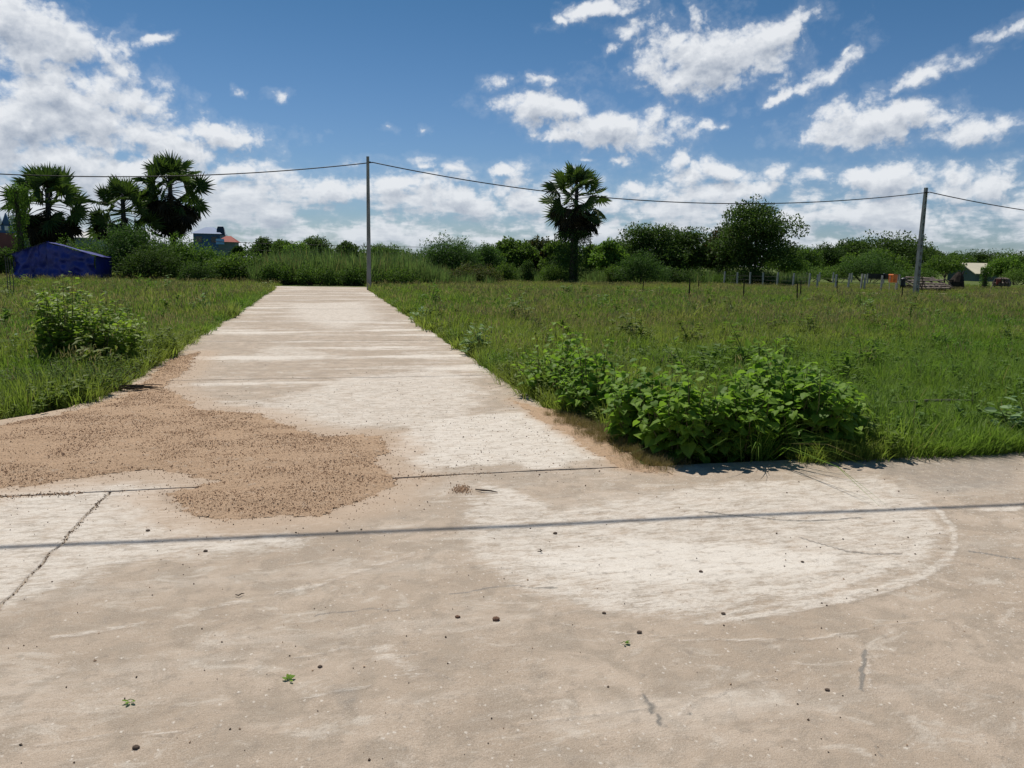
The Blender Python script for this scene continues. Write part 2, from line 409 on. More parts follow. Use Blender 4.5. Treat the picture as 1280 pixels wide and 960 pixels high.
SCRATCH = [gp((1077,812),(1084,812),(1081,864),(1073,864)), gp((802,868),(808,867),(833,908),(826,910)), gp((863,888),(870,890),(862,896),(856,893)), gp((1093,930),(1105,944),(1098,948))]
def strip(pts, w):
    up_ = [(x, y-w) for x, y in pts]; dn = [(x, y+w) for x, y in pts[::-1]]; return gp(*(up_+dn))
FAINT = [strip([(10,932),(120,922),(210,912),(330,884),(460,856)], 3), strip([(300,842),(360,826),(420,812),(500,802)], 2.5), strip([(640,905),(760,892),(900,868),(1010,830)], 2), strip([(700,780),(860,800),(1010,800),(1180,770)], 2), strip([(60,800),(200,775),(380,735),(520,690)], 3)]
HAIR = [strip([(390,772),(430,766),(470,762),(500,764)], 1), strip([(560,742),(640,732),(700,735)], 1), strip([(1000,672),(1060,690),(1130,694)], 1), strip([(1210,690),(1280,700)], 1.2), strip([(880,640),(980,652),(1080,648)], 1.0)]
SCRAPE = [gp((1084,820),(1088,820),(1086,862),(1081,862)), gp((861,873),(866,876),(848,900),(843,898)), gp((912,872),(915,872),(911,892),(908,892)), gp((1150,622),(1172,640),(1190,668),(1186,690),(1150,716),(1060,744),(960,764),(880,776),(882,781),(980,768),(1080,750),(1160,724),(1195,695),(1199,668),(1180,638))]
def masks(x, y):
    wk = np.where(y < 5.6, .13, .5); wx = x + (fbm(x*3, y*3, 4, 5)-.5)*wk; wy = y + (fbm(x*3, y*3, 4, 9)-.5)*wk
    pale = np.zeros(x.shape); dark = np.zeros(x.shape)
    for poly, s, k in PALE: pale = np.maximum(pale, k*sstep(sdist(wx, wy, poly), -s, s*1.2))
    for poly, s, k in DARK: dark = np.maximum(dark, k*sstep(sdist(wx, wy, poly), -s, s*1.2))
    sx = x + (fbm(x*5, y*5, 4, 31)-.5)*.20; sy = y + (fbm(x*5, y*5, 4, 37)-.5)*.20
    d = sdist(sx, sy, SAND); sand = sstep(d, -.03, .07)
    dust = sstep(d, -.7, .05)
    d2 = sdist(sx, sy, SANDR); sand = np.maximum(sand, sstep(d2, -.05, .05)*.9); dust = np.maximum(dust, sstep(d2, -.3, .05)*.8)
    for poly in FAINT: pale = np.maximum(pale, .50*sstep(sdist(x+(fbm(x*4, y*4, 3, 14)-.5)*.10, y+(fbm(x*4, y*4, 3, 24)-.5)*.08, poly), -.012, .010)*(fbm(x*3, y*3, 2, 18) > .4))
    for poly in HAIR: dark = np.maximum(dark, .75*sstep(sdist(x, y+(fbm(x*6, y*6, 3, 27)-.5)*.06, poly), -.006, .004))
    for poly in SCRATCH: dark = np.maximum(dark, .9*sstep(sdist(x+(fbm(x*30, y*30, 2, 4)-.5)*.03, y, poly), -.008, .008))
    for poly in SCRAPE: pale = np.maximum(pale, .60*sstep(sdist(x+(fbm(x*9, y*9, 3, 4)-.5)*.06, y, poly), -.03, .012))
    return pale, dark, sand, dust

def attr_set(me, name, v):
    a = me.attributes.new(name, 'FLOAT', 'POINT'); a.data.foreach_set('value', np.ascontiguousarray(v, dtype=np.float32).reshape(-1))

def mat_concrete():
    m_, T = mat_base('worn_concrete')
    geo = T.new('ShaderNodeNewGeometry'); P = geo.outputs['Position']
    pale = T.attr('pale').outputs['Fac']; dark = T.attr('dark').outputs['Fac']; sand = T.attr('sand').outputs['Fac']; dust = T.attr('dust').outputs['Fac']; chips = T.attr('chips').outputs['Fac']
    n1 = T.noise(P, 1.3, 8, .62); n2 = T.noise(P, 14., 8, .7); n3 = T.noise(P, 90., 4, .7); n4 = T.noise(P, 5.0, 7, .65, .6)
    base = T.mix(T.maprange(n1, .35, .65), (.375,.295,.220), (.46,.37,.285))
    base = T.mix(T.maprange(n4, .42, .62), base, (.335,.27,.205)); n6 = T.noise(T.vmath('MULTIPLY', P, (1., 2., 1.)), 3.1, 9, .72, .8); base = T.mix(T.math('MULTIPLY', T.maprange(n6, .53, .66), .65), base, (.56,.495,.415)); base = T.mix(T.math('MULTIPLY', T.maprange(n6, .46, .34), .55), base, (.30,.235,.175))
    # cement-pale areas, broken up by brushed noise
    sv = T.vmath('MULTIPLY', P, (1.0, 3.2, 1.0)); ns = T.noise(sv, 6.0, 8, .72, .4)
    nsf = T.noise(sv, 26.0, 6, .75, .5); nm = T.math('MULTIPLY_ADD', nsf, .45, T.math('MULTIPLY', ns, .6))
    pm = T.math('MULTIPLY_ADD', T.math('SUBTRACT', pale, .55), .42, nm)
    pm = T.math('MULTIPLY', T.maprange(pm, .43, .62), T.math('MULTIPLY', pale, 1.35, clamp=True))
    # random pale streaks across the lane
    sv2 = T.vmath('MULTIPLY', P, (.22, 1.1, 1.0)); st = T.noise(sv2, 1.1, 7, .62)
    st = T.math('MULTIPLY', T.maprange(T.math('MULTIPLY_ADD', T.math('SUBTRACT', ns, .5), .35, st), .51, .63), .80)
    sp = T.new('ShaderNodeSeparateXYZ'); T.l.new(P, sp.inputs[0])
    st = T.math('MULTIPLY', st, T.maprange(sp.outputs[1], 5.0, 12.0, .25, 1.))
    pm = T.math('MAXIMUM', pm, st)
    col = T.mix(pm, base, (.71,.65,.57))
    col = T.mix(T.math('MULTIPLY', T.maprange(T.math('ADD', dark, T.math('MULTIPLY', T.math('SUBTRACT', n2, .5), .9)), .15, .75), T.math('MULTIPLY', dark, 1.3, clamp=True)), col, (.20,.18,.155))
    # small dark speckle and pits
    col = T.mix(T.math('MULTIPLY', T.maprange(n3, .60, .74), .5), col, (.17,.14,.11))
    col = T.mix(T.math('MULTIPLY', T.maprange(n2, .54, .68), .55), col, (.24,.20,.16))
    col = T.mix(T.math('MULTIPLY', T.maprange(n2, .44, .26), .25), col, (.60,.54,.46))
    # exposed pale aggregate
    n5_ = T.noise(P, 160., 2, .6)
    vo = T.new('ShaderNodeTexVoronoi', feature='F1'); T.l.new(T.vmath('MULTIPLY', P, (1, .8, 1)), vo.inputs['Vector']); vo.inputs['Scale'].default_value = 50; T.l.new(T.vmath('ADD', T.vmath('MULTIPLY', P, (1, .8, 1)), T.vmath('SCALE', T.comb(n3, n2, n5_), scale=.02)), vo.inputs['Vector'])
    sel = T.math('GREATER_THAN', T.new('ShaderNodeSeparateColor').outputs[0], 2.)  # placeholder, replaced below
    sc = T.new('ShaderNodeSeparateColor'); T.l.new(vo.outputs['Color'], sc.inputs[0])
    thr = T.math('MULTIPLY_ADD', chips, -.55, 1.0)
    chip = T.math('MULTIPLY', T.math('GREATER_THAN', sc.outputs[0], thr), T.maprange(T.math('MULTIPLY_ADD', n3, .5, vo.outputs['Distance']), .62, .40))
    col = T.mix(T.math('MULTIPLY', T.math('MULTIPLY', chip, T.maprange(sc.outputs[1], 0, 1, .25, 1)), .85), col, (.66,.60,.52))
    # long curved trowel marks
    wv = T.new('ShaderNodeTexWave', wave_type='RINGS', rings_direction='Z'); T.l.new(T.vmath('ADD', P, (-2.6, -6.6, 0.)), wv.inputs['Vector'])
    wv.inputs['Scale'].default_value = 1.3; wv.inputs['Distortion'].default_value = 9.0; wv.inputs['Detail'].default_value = 4
    col = T.mix(T.math('MULTIPLY', T.math('MULTIPLY', T.maprange(wv.outputs['Fac'], .80, 1.0), T.maprange(n4, .5, .68)), .10), col, (.62,.56,.49))
    n5 = T.noise(P, 260., 3, .7)
    col = T.mix(T.math('MULTIPLY', T.maprange(n5, .54, .66), .65), col, (.20,.165,.13)); col = T.mix(T.math('MULTIPLY', T.maprange(n5, .46, .34), .5), col, (.62,.56,.48))
    # tan dust and sand
    du = T.math('MULTIPLY', T.maprange(T.math('ADD', dust, T.math('MULTIPLY', T.math('SUBTRACT', n4, .5), 1.1)), .25, .9), .6)
    col = T.mix(du, col, (.46,.34,.24))
    col = T.mix(sand, col, T.mix(n2, (.40,.28,.19), (.50,.37,.26)))
    h = T.math('ADD', T.math('MULTIPLY', n2, .5), T.math('ADD', T.math('MULTIPLY', n3, .35), T.math('MULTIPLY', ns, T.math('MULTIPLY', pale, .9))))
    h = T.math('ADD', h, T.math('MULTIPLY', chip, .06))
    finish(T, bsdf(T, col, .85, .25, bumpn(T, h, .9, .016)))
    for n in list(T.n):
        if n.bl_idname == 'ShaderNodeSeparateColor' and not n.inputs[0].is_linked: T.n.remove(n)
    return m_
M['concrete'] = mat_concrete()

def grid_mesh(name, X, Y, Z, mat, thick=.12):
    """sheet from 2D arrays with a skirt down its border, so the slab has real thickness"""
    r, c = X.shape
    V = np.stack([X, Y, Z], -1).reshape(-1, 3)
    i = np.arange(r*c).reshape(r, c)
    F = np.stack([i[:-1, :-1], i[:-1, 1:], i[1:, 1:], i[1:, :-1]], -1).reshape(-1, 4)
    b = np.concatenate([i[0, :], i[1:, -1], i[-1, ::-1][1:], i[::-1, 0][1:-1]])
    low = V[b].copy(); low[:, 2] -= thick; k = np.arange(len(b)); k2 = np.roll(k, -1)
    F2 = np.stack([b[k], k+len(V), k2+len(V), b[k2]], -1)
    mb = MB(); mb.add(np.concatenate([V, low]), np.concatenate([F, F2]))
    o = mb.build(name, mat, smooth=True)
    return o, np.concatenate([V, low])
def finish_slab(o, V):
    x = V[:, 0]; y = V[:, 1]
    pale, dark, sand, dust = masks(x, y)
    chips = sstep(fbm(x*.8, y*.8, 3, 77), .35, .7)*sstep(x, -1.0, 2.0)*sstep(y, 6.5, 4.5)
    chips = np.maximum(chips, .5*sstep(y, 4.0, 2.2)*fbm(x*2, y*2, 2, 70)); chips = np.maximum(chips, .8*sstep(x, 3.5, 5.0)*sstep(y, 7, 5))
    for n_, v_ in (('pale', pale), ('dark', dark), ('sand', sand), ('dust', dust), ('chips', chips)): attr_set(o.data, n_, v_)
    return o
def slab_z(x, y):
    return (fbm(x*.7, y*.7, 3, 3)-.5)*.012 + (fbm(x*6, y*6, 3, 8)-.5)*.004

JY = 5.575
def lane_left(y):
    return np.interp(y, [5.5, 5.9, 6.4, 7.0, 7.5, 7.9, 8.24, 8.8, 9.8, 12, 60], [-16, -11, -8.0, -5.6, -4.4, -3.6, -3.05, -2.62, -2.40, -2.42, -2.42])
# the side lane, in slabs with joints
ys = JY + .011 + np.concatenate([[0], np.cumsum(np.geomspace(.016, .30, 360))]); ys = ys[ys < 43.6]; ys = np.append(ys, 43.6)
ss = np.linspace(0, 1, 420)
def lane_slab(y0, y1, name):
    yy = np.concatenate([[y0], ys[(ys > y0+.01) & (ys < y1-.01)], [y1]])
    Y, SS = np.meshgrid(yy, ss, indexing='ij')
    L = lane_left(Y) + (fbm(Y*2, Y*0, 3, 2)-.5)*.10; Rr = 2.40 + (fbm(Y*2.2, Y*0+9, 3, 4)-.5)*.12
    X = L + (Rr-L)*SS**(.8)
    Z = slab_z(X, Y)
    Y2 = Y + ((fbm(X*3, X*0+y0, 4, 6)-.5)*.02)*((Y == y0) | (Y == y1))
    return grid_mesh(name, X, Y2, Z, M['concrete'])
jl = [JY+.011, 10.6, 15.5, 20.5, 25.5, 30.5, 35.5, 40, 43.6]
for i in range(len(jl)-1):
    o, V = lane_slab(jl[i]+(.006 if i else 0), jl[i+1]-.006, 'road_slab'); finish_slab(o, V); tag(o, 'pale concrete slab of the side lane', 'road', kind='structure')
# the road the photographer stands on: fine mesh where seen, coarse beyond
def near_grid(xs, y0, y1, dy, name, le=None, re_=None):
    yy = np.linspace(y0, y1, int((y1-y0)/dy)+1)
    Y, X = np.meshgrid(yy, xs, indexing='ij'); X = X.copy(); Y = Y.copy()
    jag = (fbm(Y*5, Y*0, 4, 12)-.5)*.05
    if re_ is not None: X[:, -1] += jag[:, -1]; X[:, -2] += jag[:, -1]*.8
    if le is not None: X[:, 0] += jag[:, 0]; X[:, 1] += jag[:, 0]*.8
    Y[-1] += (fbm(X[-1]*4, X[-1]*0+3, 4, 15)-.5)*.03
    return grid_mesh(name, X, Y, slab_z(X, Y), M['concrete'])
o, V = near_grid(np.concatenate([np.linspace(-3.6, -1.46, 130), [-1.452]]), 1.2, JY-.012, .018, 'road_slab', re_=1); finish_slab(o, V); tag(o, 'concrete road slab left of the lengthwise crack', 'road', kind='structure')
o, V = near_grid(np.concatenate([[-1.434], np.linspace(-1.42, 8.2, 560)]), 1.2, JY-.012, .017, 'road_slab', le=1); finish_slab(o, V); tag(o, 'concrete road slab filling the foreground', 'road', kind='structure')
for xs in (np.linspace(-40, -3.604, 90), np.linspace(8.204, 40, 80)):
    o, V = near_grid(xs, 1.2, JY-.012, .15, 'road_slab'); finish_slab(o, V); tag(o, kind='structure')
o, V = near_grid(np.linspace(-40, 40, 160), -4, 1.196, .4, 'road_slab'); finish_slab(o, V); tag(o, kind='structure')
# far cross road
Y, X = np.meshgrid(np.linspace(43.62, 46.2, 12), np.linspace(-90, 110, 500), indexing='ij')
o, V = grid_mesh('cross_road', X, Y+.5*np.sin(X*.05)*0, slab_z(X, Y)-.004, M['concrete']); finish_slab(o, V); tag(o, kind='structure')

def mat_ground():
    m_, T = mat_base('soil_and_turf'); geo = T.new('ShaderNodeNewGeometry'); P = geo.outputs['Position']
    n = T.noise(P, .35, 7, .6); n2 = T.noise(P, 4., 8, .7); n3 = T.noise(P, 40., 4, .7)
    c = T.mix(T.maprange(n, .35, .65), (.075,.11,.028), (.12,.145,.045))
    c = T.mix(T.maprange(n2, .55, .7), c, (.13,.10,.06))
    finish(T, bsdf(T, c, .95, .1, bumpn(T, T.math('ADD', n2, n3), .8, .05))); return m_
M['ground'] = mat_ground()
gx = np.concatenate([-np.geomspace(12.5, 2500, 46)[::-1], np.linspace(-12, 12, 201), np.geomspace(12.5, 2500, 46)])
gy = np.concatenate([[-400, -100, -20], np.linspace(-6, 60, 133), np.geomspace(61, 4000, 50)])
Y, X = np.meshgrid(gy, gx, indexing='ij')
def ground_z(x, y):
    z = -.045 + (fbm(x*.25, y*.25, 3, 41)-.4)*.09
    z = z - .18*sstep(-np.abs(y-1), -4.5, -4.2) - .15*sstep(-np.abs(x), -2.45, -2.15)*(y < 44) - .12*((y > 43.3) & (y < 46.6))
    z = z - .4*((y < 8.6) & (y > 4) & (x < -1.5) & (x > lane_left(np.clip(y, 5.5, 60))-1.2))
    return np.where(np.hypot(x, y) > 80, -.1, z)
i = np.arange(X.size).reshape(X.shape)
mb = MB(); mb.add(np.stack([X, Y, ground_z(X, Y)], -1).reshape(-1, 3), np.stack([i[:-1, :-1], i[:-1, 1:], i[1:, 1:], i[1:, :-1]], -1).reshape(-1, 4))
tag(mb.build('ground', M['ground'], smooth=True), kind='structure')

# sand drifted over the left of the junction
def mat_sand():
    m_, T = mat_base('coarse_sand'); geo = T.new('ShaderNodeNewGeometry'); P = geo.outputs['Position']
    n = T.noise(P, 2., 7, .6); n2 = T.noise(P, 60., 6, .75); n3 = T.noise(P, 18., 6, .7)
    c = T.mix(n, (.45,.305,.195), (.54,.385,.26)); c = T.mix(T.maprange(n2, .52, .66), c, (.22,.145,.09)); c = T.mix(T.maprange(n3, .55, .7), c, (.50,.39,.29))
    finish(T, bsdf(T, c, .95, .1, bumpn(T, T.math('ADD', n2, n3), .9, .02))); return m_
M['sand'] = mat_sand()
def sand_sheet(poly, hmax, label, step=.022):
    p = np.array(poly); x0, y0 = p.min(0)-.1; x1, y1 = p.max(0)+.1; x0 = max(x0, -6.5)
    xs = np.arange(x0, x1, step); yy = np.arange(y0, y1, step); Y, X = np.meshgrid(yy, xs, indexing='ij')
    sx = X + (fbm(X*5, Y*5, 4, 31)-.5)*.20; sy = Y + (fbm(X*5, Y*5, 4, 37)-.5)*.20
    d = sdist(sx, sy, poly) + (fbm(X*20, Y*20, 2, 50)-.5)*.12
    ridge = fbm(X*2.5, Y*5, 3, 61)
    Z = slab_z(X, Y) + np.where(d > 0, .002+hmax*np.minimum(1, d/.35)*(.25+ridge) + (fbm(X*25, Y*25, 3, 90)-.5)*.014, d*.3-.002)
    inside = d > -.02
    i = np.arange(X.size).reshape(X.shape); ok = inside[:-1, :-1] & inside[1:, :-1] & inside[:-1, 1:] & inside[1:, 1:]
    F = np.stack([i[:-1, :-1], i[:-1, 1:], i[1:, 1:], i[1:, :-1]], -1)[ok]
    used = np.unique(F); mp = -np.ones(X.size, int); mp[used] = np.arange(len(used))
    V = np.stack([X, Y, Z], -1).reshape(-1, 3)[used]
    mb = MB(); mb.add(V, mp[F]); o = mb.build('sand', M['sand'], smooth=True); tag(o, label, 'sand', kind='stuff')
    return V
VS = sand_sheet(SAND, .035, 'drift of coarse tan sand across the lane junction')
VR = sand_sheet(SANDR, .03, 'strip of reddish soil washed along the lane edge')
OCT = ([(1,0,0),(0,1,0),(-1,0,0),(0,-1,0),(0,0,1),(0,0,-1)], [(0,1,4),(1,2,4),(2,3,4),(3,0,4),(1,0,5),(2,1,5),(3,2,5),(0,3,5)])
def rfr(n): 
    a = rdir(n); b = rdir(n); return frames(a, b)
def scatter_grit(name, P, size, mats, label):
    mb = MB(); n = len(P); k = rng.integers(0, len(mats), n)
    for j in range(len(mats)):
        q = k == j; mb.stamp(OCT[0], OCT[1], P[q], rfr(q.sum()), size[q][:, None]*rng.uniform(.6, 1.2, (q.sum(), 3)), j)
    return tag(mb.build(name, mats), label, 'gravel', kind='stuff')
M['grit'] = mat_plain('grit', (.53,.37,.245), (.42,.28,.18), 30, .9, .1, .2)
M['grit2'] = mat_plain('brown_grit', (.40,.26,.165), (.28,.18,.115), 30, .9, .1, .2)
M['grit_dark'] = mat_plain('dark_grit', (.14,.095,.065), (.08,.055,.04), 30, .9, .1, .2)
wgt = sstep(fbm(VS[:, 0]*2.5, VS[:, 1]*4, 4, 19), .33, .68)+.08; q = rng.choice(len(VS), 44000, p=wgt/wgt.sum()); Pq = VS[q] + np.c_[rng.normal(0, .012, (44000, 2)), np.full(44000, .003)]
scatter_grit('gravel', Pq, np.clip(rng.lognormal(math.log(.0026), .50, 44000), .0013, .010), [M['grit'], M['grit2'], M['grit'], M['grit']], 'small tan and brown grit lying on the sand drift')
n = 9000; q = rng.choice(len(VS), n*3); Pq = VS[q].copy(); rr = rng.exponential(.13, n*3)*np.where(rng.random(n*3) < .15, 2.5, 1); aa = rng.uniform(0, 6.28, n*3); Pq[:, 0] += np.cos(aa)*rr; Pq[:, 1] += np.sin(aa)*rr
dd = sdist(Pq[:, 0], Pq[:, 1], SAND); Pq = Pq[(dd < .03) & (Pq[:, 0] > lane_left(np.maximum(Pq[:, 1], 5.5))+.05)]; Pq[:, 2] = slab_z(Pq[:, 0], Pq[:, 1])+.002
scatter_grit('gravel', Pq, np.clip(rng.lognormal(math.log(.0026), .45, len(Pq)), .0014, .009), [M['grit'], M['grit2'], M['grit_dark']], 'loose grit thinning out around the edge of the sand drift')
# grit on the bare concrete around the drift and along the lane
nb = 5200
ax = rng.uniform(-3.4, 2.6, nb); ay = 5.4+np.abs(rng.normal(0, 2.6, nb)); keep = ay < 16; ax, ay = ax[keep], ay[keep]
far_x = rng.uniform(-2.4, 6.5, 900); far_y = rng.uniform(1.9, 5.5, 900); ax = np.r_[ax, far_x]; ay = np.r_[ay, far_y]
kk = (ax > lane_left(ay)+.1) | (ay < JY); ax, ay = ax[kk], ay[kk]
scatter_grit('pebbles', np.c_[ax, ay, slab_z(ax, ay)+.002], np.clip(rng.lognormal(math.log(.0028), .5, len(ax)), .0013, .009), [M['grit_dark'], M['stone'], M['grit']], 'fine loose pebbles strewn over the bare concrete')
# dirt in the joint
jx = rng.uniform(-2.2, 2.5, 2600); jx = jx[fbm(jx*2, jx*0, 3, 3) > .45]
scatter_grit('dirt', np.c_[jx, JY+rng.normal(0, .022, len(jx)), np.full(len(jx), .0)], rng.uniform(.003, .007, len(jx)), [M['grit_dark'], M['grit']], 'brown dirt gathered along the joint between the slabs')
cy = rng.uniform(2.6, 5.5, 500)
scatter_grit('dirt', np.c_[-1.443+rng.normal(0, .012, 500), cy, np.full(500, .0)], rng.uniform(.002, .006, 500), [M['grit_dark']], 'dark dirt lodged in the lengthwise crack')

# ------------------------------------------------------------------ grass (instanced tufts; nobody could count it)
PROTO = bpy.data.collections.new('tuft_shapes')
def blades(mb, n, h, spread, width, lean=.5, mat=0, curl=.5, hv=.35):
    a = rng.uniform(0, 2*math.pi, n); r = spread*np.sqrt(rng.random(n)); base = np.c_[r*np.cos(a), r*np.sin(a), np.zeros(n)]
    a2 = a + rng.normal(0, .9, n); L = h*rng.uniform(1-hv, 1+hv*.6, n); ln = lean*rng.uniform(.15, 1.3, n)
    dirh = np.c_[np.cos(a2), np.sin(a2), np.zeros(n)]; side = np.c_[-np.sin(a2), np.cos(a2), np.zeros(n)]
    W = width*rng.uniform(.6, 1.3, n)
    rows = []
    for t, wf in ((0, .8), (.4, 1.), (.75, .7), (1., .0)):
        c = base + dirh*(L*ln*(t**1.7))[:, None] + np.c_[np.zeros((n, 2)), L*(t - curl*ln*t**2.6*.6)]
        if wf > 0: rows += [c - side*(W*wf/2)[:, None], c + side*(W*wf/2)[:, None]]
        else: rows.append(c)
    V = np.stack(rows, 1)
    F = np.array([(0,1,3,2),(2,3,5,4),(4,5,6,6)])
    mb.add(V.reshape(-1, 3), (F[None]+(np.arange(n)*7)[:, None, None]).reshape(-1, 4), mat)
    return V[:, 6]
def seedheads(mb, n, h, spread, width, mat_stalk, mat_head, headlen=.12):
    tip = blades(mb, n, h, spread, width*.6, .28, mat_stalk, .1, .25)
    k = len(tip); d = unit(np.c_[rng.normal(0, .3, (k, 2)), np.ones(k)])
    for s_ in range(2):
        mb.stamp([(0,-.7,0),(.09,-.2,0),(.05,.3,0),(0,.6,0),(-.05,.3,0),(-.09,-.2,0)], [(0,1,2,3),(0,3,4,5)], tip, frames(d, rdir(k)), np.full(k, headlen)*rng.uniform(.6, 1.2, k), mat_head)
def proto(name, mb, mats):
    o = mb.build(name, mats); COL.objects.unlink(o); return o
def instancer(name, protos, P, rz, sc, tint, label, cat='grass', tilt=.12):
    c = bpy.data.collections.new(name+'_shapes')
    for p in protos: c.objects.link(p)
    n = len(P); me = bpy.data.meshes.new(name); me.vertices.add(n); me.vertices.foreach_set('co', np.ascontiguousarray(P, dtype=np.float32).reshape(-1))
    rot = np.c_[rng.normal(0, tilt, (n, 2)), rz].astype(np.float32)
    a = me.attributes.new('rot', 'FLOAT_VECTOR', 'POINT'); a.data.foreach_set('vector', rot.reshape(-1))
    a = me.attributes.new('size', 'FLOAT_VECTOR', 'POINT'); sc = np.asarray(sc, dtype=np.float32)
    if sc.ndim == 1: sc = np.repeat(sc[:, None], 3, 1)
    a.data.foreach_set('vector', np.ascontiguousarray(sc).reshape(-1))
    attr_set(me, 'tint', tint)
    a = me.attributes.new('pick', 'INT', 'POINT'); a.data.foreach_set('value', rng.integers(0, len(protos), n).astype(np.int32))
    o = bpy.data.objects.new(name, me); COL.objects.link(o)
    g = bpy.data.node_groups.new(name+'_nodes', 'GeometryNodeTree')
    g.interface.new_socket('Geometry', in_out='INPUT', socket_type='NodeSocketGeometry'); g.interface.new_socket('Geometry', in_out='OUTPUT', socket_type='NodeSocketGeometry')
    N = g.nodes.new; gi = N('NodeGroupInput'); go = N('NodeGroupOutput'); ip = N('GeometryNodeInstanceOnPoints'); ci = N('GeometryNodeCollectionInfo')
    ci.inputs['Collection'].default_value = c; ci.inputs['Separate Children'].default_value = True; ci.inputs['Reset Children'].default_value = True
    ip.inputs['Pick Instance'].default_value = True
    def na(nm, ty):
        q_ = N('GeometryNodeInputNamedAttribute'); q_.data_type = ty; q_.inputs[0].default_value = nm; return [s_ for s_ in q_.outputs if s_.enabled][0]
    L = g.links.new
    L(gi.outputs[0], ip.inputs['Points']); L(ci.outputs[0], ip.inputs['Instance']); L(na('pick', 'INT'), ip.inputs['Instance Index'])
    L(na('rot', 'FLOAT_VECTOR'), ip.inputs['Rotation']); L(na('size', 'FLOAT_VECTOR'), ip.inputs['Scale']); L(ip.outputs[0], go.inputs[0])
    md = o.modifiers.new('grow', 'NODES'); md.node_group = g
    return tag(o, label, cat, kind='stuff')

G1 = mat_leaf('green_blade', (.07,.15,.024), (.15,.255,.042), .46, .6, dead=(.24,.21,.10), deadf=.05, tint=(.235,.275,.065))
G2 = mat_leaf('dull_blade', (.095,.165,.034), (.185,.265,.055), .48, .6, dead=(.25,.20,.12), deadf=.08, tint=(.22,.235,.08))
G3 = mat_leaf('dry_blade', (.13,.12,.045), (.26,.20,.10), .25, .7)
GH = mat_leaf('seed_head', (.22,.195,.115), (.36,.31,.20), .5, .8)
GW = mat_leaf('weed_blade', (.07,.15,.025), (.15,.26,.05), .42, .55, tint=(.16,.19,.05))
M['reed'] = mat_leaf('reed_blade', (.07,.13,.045), (.19,.27,.11), .42, .5, dead=(.20,.17,.10), deadf=.12)
def P_short(w): mb = MB(); blades(mb, 34, .20, .16, .006*w, .8); return mb
def P_mid(w): mb = MB(); blades(mb, 30, .34, .15, .007*w, .55); return mb
def P_seed(w, hl=.10): mb = MB(); blades(mb, 16, .30, .14, .006*w, .6, 0); seedheads(mb, 13, .46, .16, .004*w, 0, 1, hl); return mb
def P_weed():
    mb = MB()
    for k in range(5):
        a = random.uniform(0, 6.28); h = random.uniform(.12, .26); e = Vector((math.cos(a)*.09, math.sin(a)*.09, h)); mb.tube([(0,0,0), e*.5+Vector((0,0,.02)), e], [.003, .002, .001], 4, 0, False)
        n = 12; t = rng.uniform(.25, 1, n); pos = np.outer(t, np.array(e)); d = unit(np.c_[rng.normal(0, 1, (n, 2)), rng.uniform(-.1, .5, n)])
        mb.stamp(*LEAF, pos, frames(d, np.tile([0,0,1.], (n, 1))), rng.uniform(.035, .07, n))
    return mb
short_n = [proto('tuft_short', P_short(1), [G1]) for _ in range(4)]
short_f = [proto('tuft_short_far', P_short(2.2), [G1]) for _ in range(3)]
mid_n = [proto('tuft_mid', P_mid(1), [G1]) for _ in range(4)]
mid_f = [proto('tuft_mid_far', P_mid(2.6), [G2]) for _ in range(4)]
seed_n = [proto('tuft_seed', P_seed(1.1, .07), [G2, GH]) for _ in range(4)]
seed_f = [proto('tuft_seed_far', P_seed(2.4, .11), [G2, GH]) for _ in range(4)]
dry_n = [proto('tuft_dry', P_short(.8), [G3]) for _ in range(3)]
weed_n = [proto('tuft_weed', P_weed(), [GW]) for _ in range(4)]

def allowed(x, y):
    """true where plants may grow: off the roads, with a ragged edge"""
    e = (fbm(x*1.5, y*1.5, 3, 21)-.5)*.5
    right = (x > 2.46+e*.7) & (y > 5.50+e*.25)
    # widen the bare earth wedge at the right corner
    right &= ~((x < 3.0) & (sdist(x, y, SANDR) > -.10))
    left = (x < lane_left(np.clip(y, 5.5, 60))-.02-e*.6) & (y > 5.7)
    left &= ~(sdist(x, y, SAND) > -.02)
    right &= ~((x > 2.3) & (x < 4.25) & (y < 6.15-.25*e) & (rng.random(x.shape) < .93))
    return (right | left) & ~((y > 43.5+e*.6) & (y < 46.3-e*.6))
def in_view(x, y, margin=1.5):
    h = np.array([math.sin(rad(YAW)), math.cos(rad(YAW))]); r = np.array([h[1], -h[0]])
    f = x*h[0]+y*h[1]; s_ = x*r[0]+y*r[1]
    return (f > 1) & (np.abs(s_) < f*.70+margin)
def field_pts(y0, y1, dens, fn):
    """random points between depths y0..y1, density per m2 modulated by fn(x,y) in 0..1"""
    xr = y1*1.05+3; xl = -y1*.55-3
    n = int((xr-xl)*(y1-y0)*dens); x = rng.uniform(xl, xr, n); y = rng.uniform(y0, y1, n)
    k = allowed(x, y) & in_view(x, y) & (rng.random(n) < fn(x, y)); x, y = x[k], y[k]
    return np.c_[x, y, ground_z(x, y)+.0]
def lush(x, y):      # short bright grass of the near right field
    return sstep(x, 4.0, 5.5)*sstep(y, 15, 11)
def seedy(x, y):
    v = .25+.9*sstep(y, 11, 19)*sstep(fbm(x*.11, y*.11, 3, 55), .30, .55)
    v = np.where(x < 0, np.maximum(v, .75*sstep(y, 10, 14)), v)
    return np.clip(v*(1-.85*lush(x, y)), 0, 1)
